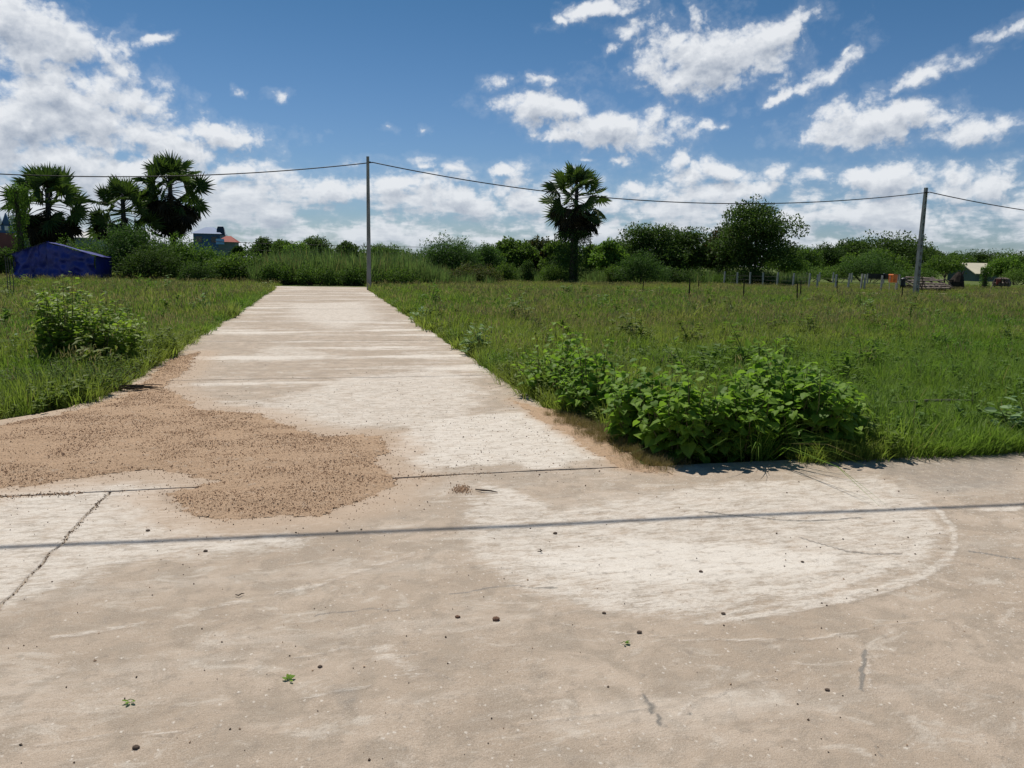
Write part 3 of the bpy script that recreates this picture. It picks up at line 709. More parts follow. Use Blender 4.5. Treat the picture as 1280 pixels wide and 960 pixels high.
def put(name, protos, sets, smin, smax, label, cat='grass', tintk=1., hfun=lambda x, y: 1-(.70*sstep(fbm(x*.09, y*.3, 3, 33), .50, .60)+.12)*sstep(y, 33, 41)*(y < 46)-.30*(y > 46)):
    P = np.concatenate(sets); n = len(P); x, y = P[:, 0], P[:, 1]
    patch = .55*fbm(x*.10, y*.16, 3, 66)+.45*fbm(x*.55, y*.8, 3, 67)
    t = np.clip(sstep(patch, .36, .62)*1.15*tintk + rng.uniform(-.15, .25, n), 0, 1)*(1-.7*lush(x, y))
    s_ = rng.uniform(smin, smax, n)*(.45+1.05*fbm(x*.55, y*.55, 4, 71))
    if hfun is not None: s_ = s_*hfun(x, y)
    return instancer(name, protos, P, rng.uniform(0, 6.28, n), s_, t*.9, label, cat)
one = lambda x, y: np.ones_like(x)
edge_r = lambda x, y: np.exp(-np.abs(x-2.7)/.5)*(y > 5.4) + np.exp(-np.abs(x-lane_left(np.clip(y, 5.5, 60))+.3)/.5)
put('grass', short_n, [field_pts(5.3, 13, 60, lambda x, y: .45+.55*lush(x, y))], .7, 1.35, 'short bright green grass near the road')
put('grass', mid_n, [field_pts(5.4, 14, 26, lambda x, y: .9-.72*lush(x, y)), field_pts(14, 24, 9, one)], .6, 1.15, 'ankle high green grass beside the lane')
put('grass', short_f, [field_pts(13, 30, 14, one), field_pts(46, 60, 8, one)], .9, 1.6, 'green turf in the middle of the field')
put('grass', mid_f, [field_pts(20, 43, 8, one), field_pts(46, 72, 3.5, one)], .8, 1.35, 'dull green grass in the far field')
put('seeding_grass', seed_n, [field_pts(8, 20, 8, seedy)], .75, 1.2, 'tall seeding grass with brownish heads in the near field')
put('seeding_grass', seed_f, [field_pts(17, 43, 2.6, seedy), field_pts(46.2, 56, 4, one)], .7, 1.15, 'purplish brown seeding grass across the far field')
put('weeds', weed_n, [field_pts(5.3, 14, 9, one), field_pts(14, 26, 2, one)], .7, 1.6, 'small broadleaf weeds among the grass', 'weeds')
put('weeds', weed_n, [field_pts(9, 42, .55, lambda x, y: sstep(fbm(x*.3, y*.3, 3, 91), .45, .6))], 1.6, 3.2, 'scattered taller weed clumps standing out in the field', 'weeds')
edge_pts = []
n = 2600; y = rng.uniform(7.5, 43, n)**1.0; side = rng.random(n) < .5
x = np.where(side, 2.45+rng.gamma(1.2, .16, n), lane_left(y)-rng.gamma(1.2, .16, n)); k = allowed(x, y) | (rng.random(n) < .25)
put('edge_grass', short_n+weed_n, [np.c_[x, y, np.full(n, -.03)][k]], .55, 1.25, 'low creeping grass and weeds spilling onto the lane edges')
n = 900; x = rng.uniform(3.9, 9.5, n); y = 5.50+np.abs(rng.normal(0, .10, n)); put('edge_grass', short_n, [np.c_[x, y, np.full(n, -.03)]], .45, .9, 'fringe of grass along the edge of the near road')
n = 420; tt = rng.random(n); a, b = np.array(ground(700, 520)[:2]), np.array(ground(835, 588)[:2]); pp = a+(b-a)*tt[:, None]+rng.normal(0, .10, (n, 2))+np.array([.12, .05])
put('dry_grass', dry_n, [np.c_[pp+np.array([-.10, .0]), np.full(n, .012)]], .16, .42, 'dried straw coloured grass on the soil at the corner', tintk=0)

# ------------------------------------------------------------------ near plants
def weed_bush(name, label, base, stems, height, radius, leaf, lm, shape=HEART, cat='bush', group=None, lean=(0, 0), up=.25, pairs=9):
    root = empty(name, base); tag(root, label, cat, group)
    st = MB(); lf = MB()
    for k in range(stems):
        a = random.uniform(0, 6.28); r = radius*math.sqrt(random.random()); h = height*random.uniform(.6, 1.05)*(1-.35*(r/radius)**2)
        b = Vector((math.cos(a)*r*.45, math.sin(a)*r*.45, 0)); tip = Vector((math.cos(a)*r+lean[0]*h, math.sin(a)*r+lean[1]*h, h))
        mid = (b+tip)/2 + Vector((random.uniform(-.05, .05), random.uniform(-.05, .05), .06))
        pts = [b, b.lerp(mid, .5)+Vector((0,0,.03)), mid, mid.lerp(tip, .5)+Vector((0,0,.01)), tip]
        st.tube(pts, [.007, .006, .005, .004, .002], 5, 0, False)
        n = pairs*2; t = np.repeat(np.linspace(.12, 1., pairs), 2); ph = np.repeat(np.arange(pairs)*1.57+random.uniform(0, 6), 2)+np.tile([0, math.pi], pairs)+rng.normal(0, .3, n)
        seg = t*4; i0 = np.minimum(seg.astype(int), 3); f = (seg-i0)[:, None]; PA = np.array([tuple(q) for q in pts]); pos = PA[i0]*(1-f)+PA[i0+1]*f
        d = np.c_[np.cos(ph), np.sin(ph), rng.normal(up-.25, .3, n)]; d = unit(d)
        off = .03+.05*(1-t)
        nr = unit(np.c_[rng.normal(0, .35, (n, 2)), np.ones(n)])
        sz = leaf*(1.15-.6*t)*rng.uniform(.7, 1.2, n)
        lf.stamp(*shape, pos+d*off[:, None], frames(d+np.array([0,0,-.25]), nr), sz)
    st.build('stem', M['stem'], root); lf.build('foliage', lm, root)
    return root
def on_ground(px, py): v = ground(px, py, -.05); return v
weeds_near = [
 ((1000, 566), 30, .92, .42, .105, 'tallest leafy weed bush at the right end of the clump'),
 ((925, 572), 26, .80, .36, .10, 'leafy weed bush just left of the tallest one, behind the arching grass'),
 ((850, 574), 28, .78, .38, .10, 'heart-leaved weed bush at the concrete corner, lowest leaves touching the road'),
 ((802, 560), 22, .80, .34, .10, 'leafy weed bush beside the dried grass at the corner'),
 ((742, 520), 24, .78, .44, .085, 'lower weed bush further up the lane beyond the dried grass'),
 ((690, 498), 24, .84, .44, .08, 'upright weed bush first in the clump seen coming down the lane'),
 ((960, 548), 24, .84, .40, .10, 'weed bush in the second row of the corner clump'),
 ((1040, 560), 18, .62, .26, .11, 'broad-leaved low bush ending the clump beside short grass'),
]
for (pp, ns, h, r, lf, lab) in weeds_near:
    weed_bush('weed_bush', lab, on_ground(*pp), int(ns*1.1), h*1.12*random.uniform(.92, 1.08), r*1.1, lf*1.32, M['bush_leaf'], HEART, group='leafy bushes at the lane corner')
# arching grass clump in front of the bush
mb = MB(); blades(mb, 70, .66, .09, .008, 1.5, 0, .85); o = mb.build('grass_clump', G1, loc=on_ground(948, 580)); tag(o, 'clump of long arching grass blades in front of the corner bushes', 'grass clump')
# shrubs on the left verge
for (pp, ns, h, r, lf, lab) in [
 ((82, 462), 22, 1.36, .34, .15, 'taller upright shrub with yellow-green leaves on the left verge'),
 ((132, 462), 24, 1.0, .46, .15, 'rounder yellow-green shrub right of the tall one on the left verge'),
 ((68, 448), 12, .95, .24, .10, 'slim shrub partly behind the tall shrub on the left verge')]:
    weed_bush('verge_shrub', lab, on_ground(*pp), int(ns*1.8), h*1.08, r*1.15, lf, M['bush_leaf2'], OVAL, cat='shrub', group='shrubs on the left verge', up=.45, pairs=13)
# low leafy growth at the foot of the left shrubs
for (pp, lab) in [((112, 478), 'leafy low bush right in front of the round verge shrub'), ((60, 492), 'low dark trailing bush under the left verge shrubs nearest the frame edge'), ((118, 494), 'low spreading bush between the verge shrubs and the sand'), ((165, 455), 'low spreading bush right of the round verge shrub')]:
    weed_bush('low_bush', lab, on_ground(*pp), 34, .42, .58, .05, M['leaf_mid'], LEAF, cat='bush', group='low bushes on the left verge', pairs=11)
# pale crown-flower plants
for (pp, ns, h, r, lf, lab) in [
 ((597, 447), 9, .62, .26, .17, 'pale-leaved plant at the right lane edge, the larger of two there'),
 ((527, 405), 8, .45, .35, .19, 'pale-leaved plant at the right lane edge, the farther one'),
 ((1270, 556), 7, .52, .20, .17, 'pale broad-leaved plant in the grass near the right road edge'),
 ((250, 393), 8, .62, .28, .18, 'pale-leaved plant standing beside the left lane edge'),
 ((22, 446), 8, .40, .28, .17, 'pale-leaved plant low in the grass left of the verge shrubs'),
 ((1085, 390), 6, .55, .26, .2, 'small pale-leaved plant in the open field before the leaning pole'),
 ((1010, 384), 6, .55, .3, .2, 'small pale-leaved plant in the field by the dark stakes')]:
    weed_bush('milkweed_plant', lab, on_ground(*pp), ns, h, r, lf, M['crownflower'], OVAL, cat='plant', group='pale leaved milkweed plants', pairs=5, up=.7)
for (pp, lab) in [((1148, 566), 'low bright weed patch by the near road right of the corner clump'), ((1215, 566), 'low bright weed with round leaves by the near road further right')]:
    weed_bush('low_weed', lab, on_ground(*pp), 16, .20, .28, .075, M['bush_leaf'], HEART, cat='weed', group='low weeds by the near road', pairs=4)

# ------------------------------------------------------------------ trees and bushes
def blob_crown(mb, blobs, nleaf, leaf, tmpl=LEAF, mat=0, up=.35, fill=.35):
    vol = np.array([b[3]*b[4]*b[5] for b in blobs])**(2/3); cnt = (nleaf*vol/vol.sum()).astype(int)
    for b, n in zip(blobs, cnt):
        d = rdir(n); d[:, 2] = np.where(d[:, 2] < -.35, -d[:, 2]*.6, d[:, 2]); r = np.where(rng.random(n) < fill, rng.random(n)**.4*.9, rng.normal(1, .06, n))
        lump = 1+.22*np.sin(d[:, 0]*7+b[0]*3)*np.sin(d[:, 2]*6+b[1])*1.0
        pos = np.array(b[:3]) + d*np.array(b[3:6])*(r*lump)[:, None]
        ld = unit(d*.8+rdir(n)*.9+np.array([0, 0, -.1])); nr = unit(d*.6+rdir(n)*.6+np.array([0, 0, up]))
        mb.stamp(*tmpl, pos, frames(ld, nr), leaf*rng.uniform(.6, 1.35, n), mat)
def make_tree(name, label, base, H, W, mat, nleaf=7000, leaf=.17, crown0=.28, nblob=16, tmpl=LEAF, cat='tree', group=None, depth=None, dome=1.0, trunk=True, seed=None, fill=.35, csize=.27):
    if seed is not None: random.seed(seed)
    root = empty(name, base); tag(root, label, cat, group); depth = depth or W*.8
    blobs = []; limbs = MB()
    z0 = H*crown0; ch = H-z0; 
    tr = max(.05, H*.022)
    fork = Vector((random.uniform(-.1, .1), 0, max(z0*.8, H*.12)))
    limbs.tube([(0, 0, -.2), fork*.5+Vector((random.uniform(-.08, .08), 0, 0)), fork, (fork.x*1.5, 0, z0+ch*.6)], [tr*1.35, tr, tr*.85, tr*.3], 8)
    for k in range(nblob):
        t = (k+.5)/nblob; a = k*2.4+random.uniform(-.4, .4)
        zz = random.random()**.9; prof = math.sqrt(max(.05, 1-(abs(zz-.35)/.70)**(2.2)))
        rr = math.sqrt(random.random())*prof*(1-csize*.8)
        c = Vector((math.cos(a)*rr*W/2, math.sin(a)*rr*depth/2, z0+ch*(csize*.75+zz*(1-csize*1.45)*dome)))
        s_ = W*csize*random.uniform(.7, 1.15)*(.75+.25*prof)
        blobs.append((c.x, c.y, c.z, s_, s_*.95, min(s_*.8, ch*.4)))
        if k % 2 == 0: limbs.tube([fork*.9, (fork+c)/2+Vector((0, 0, .1*ch)), c], [tr*.55, tr*.35, tr*.12], 5, 0, False)
    mb = MB(); blob_crown(mb, blobs, nleaf, leaf, tmpl, fill=fill)
    limbs.build('trunk', M['bark'], root, smooth=True); mb.build('crown', mat, root)
    return root
def mound(name, label, base, H, W, mat, nleaf=5000, leaf=.12, nblob=9, tmpl=LEAF, cat='bush', group=None, depth=None):
    root = empty(name, base); tag(root, label, cat, group); depth = depth or W*.6
    blobs = []
    for k in range(nblob):
        x = random.uniform(-.5, .5)*W*.72; y = random.uniform(-.5, .5)*depth*.7; hh = H*(1-.55*(abs(x)/(W*.5))**1.8)*random.uniform(.78, 1.0)
        s_ = W*random.uniform(.17, .26); sz = min(hh*.5, s_*1.2); 
        blobs.append((x, y, hh-sz, s_, s_*.9, sz)); blobs.append((x+random.uniform(-.2, .2), y-.1, hh*.32, s_, s_*.9, hh*.36))
    mb = MB(); blob_crown(mb, blobs, nleaf, leaf, tmpl)
    st = MB()
    for b in blobs[::2]: st.tube([(b[0]*.3, b[1]*.3, -.1), (b[0]*.8, b[1]*.8, b[2]*.6), (b[0], b[1], b[2])], [.05, .035, .012], 5, 0, False)
    st.build('stem', M['bark'], root); mb.build('foliage', mat, root)
    return root
def place(px, top, Y):      # ground point below the pixel column at depth Y, and height that reaches pixel row top
    p = at(px, top, Y); return Vector((p.x, Y, -.1)), p.z+.1
def wpx(n, px, Y): return (at(px+n/2, 330, Y)-at(px-n/2, 330, Y)).length

# sugar palms
def fan_template(nseg=24, span=math.radians(250)):
    V = [(0, 0, 0)]; F = []
    for i in range(nseg+1):
        a = -span/2+span*i/nseg; fold = .06*(1 if i % 2 else -1); V.append((math.sin(a)*.52, math.cos(a)*.52, fold-.03))
    for i in range(nseg):
        a = -span/2+span*(i+.5)/nseg; L = .92+.12*math.cos(a*.8); V.append((math.sin(a)*L, math.cos(a)*L, -.16-.05*(i % 3)))
    for i in range(nseg): F.append((0, i+1, nseg+2+i, i+2))
    return V, F
FAN = fan_template()
def rr_(a): return Vector((random.gauss(0, a), random.gauss(0, a), random.gauss(0, a)))
def sugar_palm(label, base, H, skirt, fan=1.0, nleaf=34, group='sugar palms', pet=1.75, seed=1):
    random.seed(seed); root = empty('sugar_palm', base); tag(root, label, 'palm tree', group)
    tk = MB(); tk.tube([(0, 0, -.2), (.04, 0, H*.3), (-.03, .02, H*.7), (0, 0, H)], [.30, .21, .17, .13], 10); tk.build('trunk', M['palm_trunk'], root, smooth=True)
    live = MB(); dead = MB(); pt = MB()
    for k in range(nleaf+skirt):
        old = k >= nleaf; t = (k+.5)/nleaf if not old else 1
        a = k*2.39996+random.uniform(-.25, .25)
        el = rad(84-118*t) if not old else rad(random.uniform(-72, -12)); el += random.uniform(-.12, .12)
        zat = H - .15 - 1.3*t if not old else H-1.2-random.random()*H*.17
        d = Vector((math.cos(a)*math.cos(el), math.sin(a)*math.cos(el), math.sin(el))); L = pet*random.uniform(.8, 1.15)*((.42+.58*min(1, t*1.8)) if not old else .8)
        o = Vector((0, 0, zat)); e = o+d*L+Vector((0, 0, -.10))
        pt.tube([o, o+d*L*.55+Vector((0, 0, .04)), e], [.035, .025, .018], 4, 0, False)
        yd = (d+Vector((0, 0, -.15 if not old else -.8))).normalized(); nr = rr_(1.0)+Vector((0, -.35, .25))
        if old: nr = Vector((d.x, d.y, .25))+Vector((random.uniform(-.5, .5), random.uniform(-.5, .5), 0))
        fr = frames(np.array([tuple(yd)]), np.array([tuple(nr)]))
        (dead if old else live).stamp(*FAN, np.array([tuple(e)]), fr, np.array([fan*random.uniform(.7, 1.1)*(.82 if old else 1)]))
    pt.build('leaf_stalk', M['palm_dead'], root); live.build('crown', M['palm_leaf'], root)
    if skirt: dead.build('dead_leaves', M['palm_dead'], root)
    return root
for (px, top, Y, skirt, nl, fs, lab, sd_) in [
 (722, 211, 58, 44, 32, 1.25, 'lone sugar palm with hanging dead fronds in the middle of the tree line', 3),
 (57, 213, 60, 52, 34, 1.25, 'sugar palm beside the vine-covered stump above the blue tarp', 5),
 (152, 224, 60, 40, 32, 1.15, 'shorter sugar palm left of the tallest palm', 8),
 (211, 197, 61, 60, 34, 1.25, 'tallest sugar palm, dark dead fronds down its trunk', 12)]:
    b, h = place(px, top, Y); sugar_palm(lab, b, h-1.2, skirt, fs, nl, seed=sd_)
random.seed(21)
def tree_px(px, top, w, Y, mat, lab, name='tree', **k):
    b, h = place(px, top, Y); return make_tree(name, lab, b, h, wpx(w, px, Y), mat, **k)
def mound_px(px, top, w, Y, mat, lab, name='bush', **k):
    b, h = place(px, top, Y); return mound(name, lab, b, h, wpx(w, px, Y), mat, **k)
def ivy_column(label, px, top, w, Y, mat, name='vine_covered_stump', nleaf=5000, leaf=.11, bulge=1.0):
    b, h = place(px, top, Y); W = wpx(w, px, Y); root = empty(name, b); tag(root, label, 'vine' if 'vine' in name else 'tree')
    tk = MB(); tk.tube([(0, 0, -.2), (0, 0, h*.5), (-.05, 0, h*.93)], [.22, .17, .12], 8); tk.build('trunk', M['bark'], root)
    blobs = [(random.uniform(-.15, .15)*W, 0, h*t, W*.5*(.75+.4*random.random())*(bulge if t > .75 else 1), W*.4, h*.09) for t in np.linspace(.08, .92, 11)]
    mb = MB(); blob_crown(mb, blobs, nleaf, leaf)
    n = 500; a = rng.uniform(0, 6.28, n); hang = rng.random(n)**1.5*h*.35
    pos = np.c_[np.cos(a)*W*.55, np.sin(a)*W*.45, h*.95-hang]; mb.stamp(*LEAF, pos, frames(np.c_[rng.normal(0, .2, (n, 2)), -np.ones(n)], rdir(n)), leaf*1.2)
    mb.build('foliage', mat, root); return root
ivy_column('tall vine-covered stump standing left of the palms, over the tarp shelter', 20, 230, 22, 56, M['vine'], bulge=1.5)
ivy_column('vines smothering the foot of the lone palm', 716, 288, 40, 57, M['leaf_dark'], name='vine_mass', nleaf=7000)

# left thicket
mound_px(160, 274, 92, 55, M['leaf_feather'], 'feathery dark green bush right of the blue tarp shelter', nleaf=15000, leaf=.13, tmpl=SPRAY, nblob=12)
mound_px(232, 291, 100, 56, M['vine'], 'broad vine-draped bush below the tallest palm', nleaf=15000, leaf=.13, nblob=14)
mound_px(195, 300, 90, 53, M['leaf_dark'], 'dark low bush at the foot of the left thicket', nleaf=9000, leaf=.12)
mound_px(300, 314, 90, 52, M['leaf_mid'], 'glossy leafy bush at the left end of the lane', nleaf=13000, leaf=.13, tmpl=OVAL, nblob=12)
mound_px(268, 306, 60, 56, M['vine'], 'vine bush between the left thicket and the glossy bush', nleaf=8000, leaf=.12)
mound_px(90, 296, 110, 57, M['vine'], 'bright vine hedge seen over the blue tarp shelter', nleaf=12000, leaf=.12, nblob=14)
mound_px(0, 304, 50, 58, M['leaf_mid'], 'green bush at the left frame edge behind the tarp shelter', nleaf=6000, leaf=.13)
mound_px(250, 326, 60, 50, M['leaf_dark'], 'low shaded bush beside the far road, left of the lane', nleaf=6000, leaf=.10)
# trees behind the reeds
for (px, top, w, Y, mt, lab) in [
 (330, 293, 34, 95, 'leaf_dark', 'dark round tree right of the distant red roof'),
 (352, 297, 34, 88, 'leaf_mid', 'light green tree behind the reeds near the red roof'),
 (393, 293, 42, 96, 'leaf_dark', 'dark rounded tree behind the middle of the reeds'),
 (370, 303, 36, 86, 'leaf_bright', 'bright small tree between two dark trees behind the reeds'),
 (434, 298, 26, 90, 'leaf_dark', 'small tree rising just left of the utility pole'),
 (297, 305, 16, 90, 'leaf_dark', 'small dark tree in front of the red-roofed house'),
 (480, 310, 60, 100, 'leaf_mid', 'low tree behind the reeds right of the utility pole')]:
    tree_px(px, top, w, Y, M[mt], lab, nleaf=4500, leaf=.24, crown0=.12, group='trees behind the reeds')
# tree line right of the pole
mound_px(562, 291, 84, 60, M['leaf_feather'], 'big dark feathery thorn bush right of the reeds', name='thorn_bush', nleaf=17000, leaf=.15, tmpl=SPRAY, nblob=12)
mound_px(605, 303, 50, 62, M['leaf_feather'], 'smaller feathery bush right of the big thorn bush', name='thorn_bush', nleaf=8000, leaf=.15, tmpl=SPRAY)
mound_px(590, 324, 68, 53, M['leaf_dry'], 'yellowish twiggy mound in front of the thorn bush', nleaf=9000, leaf=.11)
TL = 'trees of the middle tree line'
for (px, top, w, Y, mt, nl, lab, k) in [
 (640, 300, 52, 66, 'leaf_mid', 9000, 'low green tree, first one right of the thorn bushes', {}),
 (672, 298, 50, 68, 'leaf_brownish', 9000, 'tree with browning leaves left of the lone palm', {}),
 (697, 300, 34, 64, 'leaf_mid', 6000, 'green tree touching the left side of the lone palm', {}),
 (763, 294, 40, 64, 'leaf_bright', 8000, 'bright green tree just right of the lone palm', {}),
 (742, 304, 30, 68, 'leaf_mid', 5000, 'low tree in the gap behind the lone palm', {}),
 (818, 277, 82, 66, 'leaf_dark', 15000, 'broad mango tree left of the tall tree, lighter at its left edge', {'nblob': 22}),
 (872, 283, 62, 67, 'leaf_dark', 11000, 'dark mango tree in the middle of the mango row', {'nblob': 18}),
 (912, 276, 56, 66, 'leaf_brownish', 11000, 'mango tree with rusty leaf tips left of the tall tree', {'nblob': 16}),
 (948, 253, 96, 62, 'leaf_dark', 19000, 'tallest broadleaf tree in the tree line, ragged pointed crown', {'nblob': 26, 'csize': .21})]:
    tree_px(px, top, w, Y, M[mt], lab, nleaf=nl, leaf=.20, crown0=.08, group=TL, tmpl=OVAL, **k)
for (px, top, w, lab) in [(615, 306, 50, 'back-row tree peeping over the gap right of the thorn bushes'), (708, 303, 60, 'back-row tree directly behind the lone palm'), (785, 300, 50, 'back-row tree between the bright tree and the mango row'),
 (845, 292, 60, 'back-row tree between the two dark mango trees'), (900, 296, 60, 'back-row tree behind the rusty-tipped mango'), (982, 308, 50, 'back-row tree right of the tallest tree')]:
    tree_px(px, top, w, 78, M['leaf_mid'], lab, nleaf=6000, leaf=.24, crown0=.05, group='back row of the tree line')
mound_px(802, 311, 58, 58, M['leaf_feather'], 'feathery green bush in front of the broad mango tree', nleaf=9000, leaf=.13, tmpl=SPRAY)
mound_px(659, 322, 20, 56, M['leaf_dark'], 'small dark pointed bush in front of the low trees', nleaf=3000, leaf=.10, nblob=5)
mound_px(630, 325, 44, 60, M['leaf_mid'], 'low bush beneath the first trees right of the thorn bushes', nleaf=4500, leaf=.12)
mound_px(690, 328, 50, 58, M['leaf_mid'], 'low bush at the left foot of the lone palm', nleaf=5000, leaf=.12)
mound_px(765, 330, 40, 60, M['leaf_mid'], 'low bush at the right foot of the lone palm', nleaf=4000, leaf=.12)
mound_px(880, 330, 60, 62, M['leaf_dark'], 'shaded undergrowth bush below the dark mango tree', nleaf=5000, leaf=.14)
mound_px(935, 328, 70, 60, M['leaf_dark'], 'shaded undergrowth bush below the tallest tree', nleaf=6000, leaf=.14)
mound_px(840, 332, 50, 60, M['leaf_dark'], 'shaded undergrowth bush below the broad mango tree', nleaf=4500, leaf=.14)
mound_px(890, 340, 60, 60.5, M['vine'], 'vine-grown hedge along the wire fence', nleaf=4500, leaf=.10, depth=1.0)
# far right
FR = 'distant trees on the right'
for (px, top, w, Y, mt, nl, lab, k) in [
 (1118, 296, 96, 120, 'leaf_dark', 11000, 'wide domed rain tree left of the leaning pole', {'dome': .9, 'nblob': 26}),
 (1066, 300, 44, 125, 'leaf_dark', 5000, 'dark tree rising left of the domed rain tree', {}),
 (1003, 311, 44, 118, 'leaf_mid', 5000, 'distant tree next to the tall broadleaf tree', {}),
 (1034, 309, 48, 122, 'leaf_dark', 5000, 'flat-topped distant tree left of the dark rising tree', {}),
 (1092, 318, 60, 110, 'leaf_mid', 6000, 'mid green tree in front of the rain tree', {}),
 (1168, 309, 36, 125, 'leaf_dark', 5000, 'dark tree immediately right of the leaning pole', {}),
 (1200, 316, 34, 122, 'leaf_mid', 4500, 'low distant tree above the wood pile', {}),
 (1228, 311, 34, 128, 'leaf_dark', 4500, 'distant tree above the cream roof', {}),
 (1262, 316, 44, 120, 'leaf_mid', 5500, 'distant tree at the right frame edge', {}),
 (1258, 322, 30, 105, 'leaf_bright', 4500, 'lighter tree right of the cream-roofed house', {}),
 (1295, 318, 40, 118, 'leaf_dark', 4500, 'distant dark tree cut by the right frame edge', {})]:
    tree_px(px, top, w, Y, M[mt], lab, nleaf=int(nl*1.5), leaf=.42 if 'rain' in lab else .29, crown0=.06, group=FR, **k)
mound_px(1088, 309, 66, 84, M['leaf_feather'], 'feathery round bush behind the orange bin', nleaf=9000, leaf=.2, tmpl=SPRAY)
tree_px(1184, 322, 40, 64, M['leaf_mid'], 'small spreading tree behind the wood pile', nleaf=2600, leaf=.2, crown0=.45, nblob=9)
ivy_column('small vine-covered post tree left of the far round cage', 1233, 333, 9, 56, M['vine'], name='small_tree', nleaf=1200, leaf=.1)
for (px, top, w, Y, lab) in [(1010, 326, 60, 82, 'low bright bush behind the left end of the fence'), (1150, 330, 50, 88, 'low bush behind the leaning pole'), (1270, 332, 50, 84, 'low bush at the right frame edge'), (1050, 330, 50, 84, 'low bush behind the middle of the fence')]:
    mound_px(px, top, w, Y, M['leaf_mid'], lab, nleaf=3500, leaf=.18, group='low bushes behind the fence')
# far-off wood closing the horizon, one mass
mb = MB(); bl = []
for k in range(340):
    x = -260+k*1.8+random.uniform(-2, 2); y = random.uniform(215, 250); h = random.uniform(3.2, 5.2); bl.append((x, y, h*.5, random.uniform(4, 8), 4, h*.55))
blob_crown(mb, bl, 60000, .75); tag(mb.build('distant_woods', M['leaf_dark']), 'far-off wood closing the horizon', 'woods', kind='stuff')

# reeds at the end of the lane: a mass
mb = []
for k in range(4):
    q = MB(); blades(q, 34, 2.1, .45, .045, .22, 0, .4, .35); blades(q, 16, 1.2, .5, .05, .6, 0, .8); seedheads(q, 3, 2.3, .3, .02, 0, 0, .25); mb.append(proto('tuft_reed', q, [M['reed']]))
n = 1700; px = rng.uniform(285, 620, n); yy = rng.uniform(50, 60, n)
pts = np.array([tuple(at(a, 335, b)) for a, b in zip(px, yy)]); pts[:, 2] = -.1
hs = .9*np.interp(px, [285, 330, 400, 520, 560, 620], [.55, .9, 1.05, 1.0, .55, .4])*rng.uniform(.7, 1.1, n)*(.62+.7*fbm(px*.03, yy*.6, 3, 14))
k = fbm(px*.06, yy*.8, 3, 15) > .45; pts, hs, n = pts[k], hs[k], int(k.sum())
instancer('reeds', mb, pts, rng.uniform(0, 6.28, n), hs, np.zeros(n), 'tall grassy reeds growing beyond the end of the lane', 'reeds', .08)

for (px_, top, w, lab) in [(392, 326, 56, 'low bush at the foot of the reeds, left of the utility pole'), (438, 331, 44, 'low bush at the foot of the reeds just left of the pole'), (492, 330, 60, 'low bush at the foot of the reeds right of the pole'), (345, 322, 40, 'low bush at the foot of the reeds beside the glossy bush')]:
    mound_px(px_, top, w, 49.5, M['leaf_mid'], lab, nleaf=5000, leaf=.10, group='low bushes under the reeds')
n = 1500; px = rng.uniform(560, 1010, n); yy = rng.uniform(59, 76, n); q_ = np.array([tuple(at(a, 335, b)) for a, b in zip(px, yy)]); q_[:, 2] = -.1
instancer('rank_grass', mb, q_, rng.uniform(0, 6.28, n), rng.uniform(.3, .6, n), np.zeros(n), 'rank grass growing under the tree line', 'grass', .1)

# ------------------------------------------------------------------ buildings far left and right
def gable_house(name, label, c, size, wall, roof, rh, rz=0., over=.4, cat='building', ridge='x', windows=()):
    root = empty(name, c, rz); tag(root, label, cat)
    w, d, h = size; a = MB(); a.box((0, 0, h/2), (w, d, h)); 
    if ridge == 'x':
        a.add([(-w/2, -d/2, h), (-w/2, d/2, h), (-w/2, 0, h+rh*.93), (w/2, -d/2, h), (w/2, d/2, h), (w/2, 0, h+rh*.93)], [(0, 2, 1, 1), (3, 4, 5, 5)])
        a.build('wall', wall, root)
        r = MB(); e = over
        V = [(-w/2-e, -d/2-e, h-.1), (w/2+e, -d/2-e, h-.1), (w/2+e, 0, h+rh), (-w/2-e, 0, h+rh), (-w/2-e, d/2+e, h-.1), (w/2+e, d/2+e, h-.1)]
        V += [(x, y, z+.12) for x, y, z in V]
        r.add(V, [(0,3,2,1),(3,4,5,2),(6,7,8,9),(9,8,11,10),(0,1,7,6),(4,10,11,5),(0,6,9,3),(3,9,10,4),(1,2,8,7),(2,5,11,8)]); r.build('roof', roof, root)
    else:   # hipped
        a.build('wall', wall, root); r = MB(); e = over; q = min(w, d)*.35
        V = [(-w/2-e, -d/2-e, h+.003), (w/2+e, -d/2-e, h+.003), (w/2+e, d/2+e, h+.003), (-w/2-e, d/2+e, h+.003), (-w/2+q, 0, h+rh), (w/2-q, 0, h+rh)]
        r.add(V, [(0,1,5,4),(2,3,4,5),(1,2,5,5),(3,0,4,4),(0,3,2,1)]); r.build('roof', roof, root)
    for (x, z, ww, wh) in windows:
        q = MB(); q.box((x, -d/2-.03, z), (ww, .06, wh)); q.build('window', M['window'], root)
    return root
def bpos(px, Y): p = at(px, 330, Y); return Vector((p.x, Y, -.1))
def hh(px, py, Y): return at(px, py, Y).z+.1
Y = 135; b = bpos(92, Y)
gable_house('warehouse', 'long low warehouse with a white roof seen between the palms', b, (wpx(82, 92, Y), 16, hh(92, 298, Y)), M['wall_grey'], M['roof_white'], hh(92, 290, Y)-hh(92, 298, Y), windows=[(-3, 3, 1.2, .8), (2, 3, 1.2, .8)])
Y = 118; b = bpos(264, Y)
gable_house('blue_house', 'blue house with a hipped grey-blue metal roof beside the tallest palm', b, (wpx(32, 264, Y), 7, hh(264, 293, Y)), M['wall_blue'], M['roof_blue'], hh(264, 284, Y)-hh(264, 293, Y), ridge='h', over=.3, windows=[(-1, 4, .8, .8), (1, 4, .8, .8)])
Y = 108; b = bpos(287, Y)
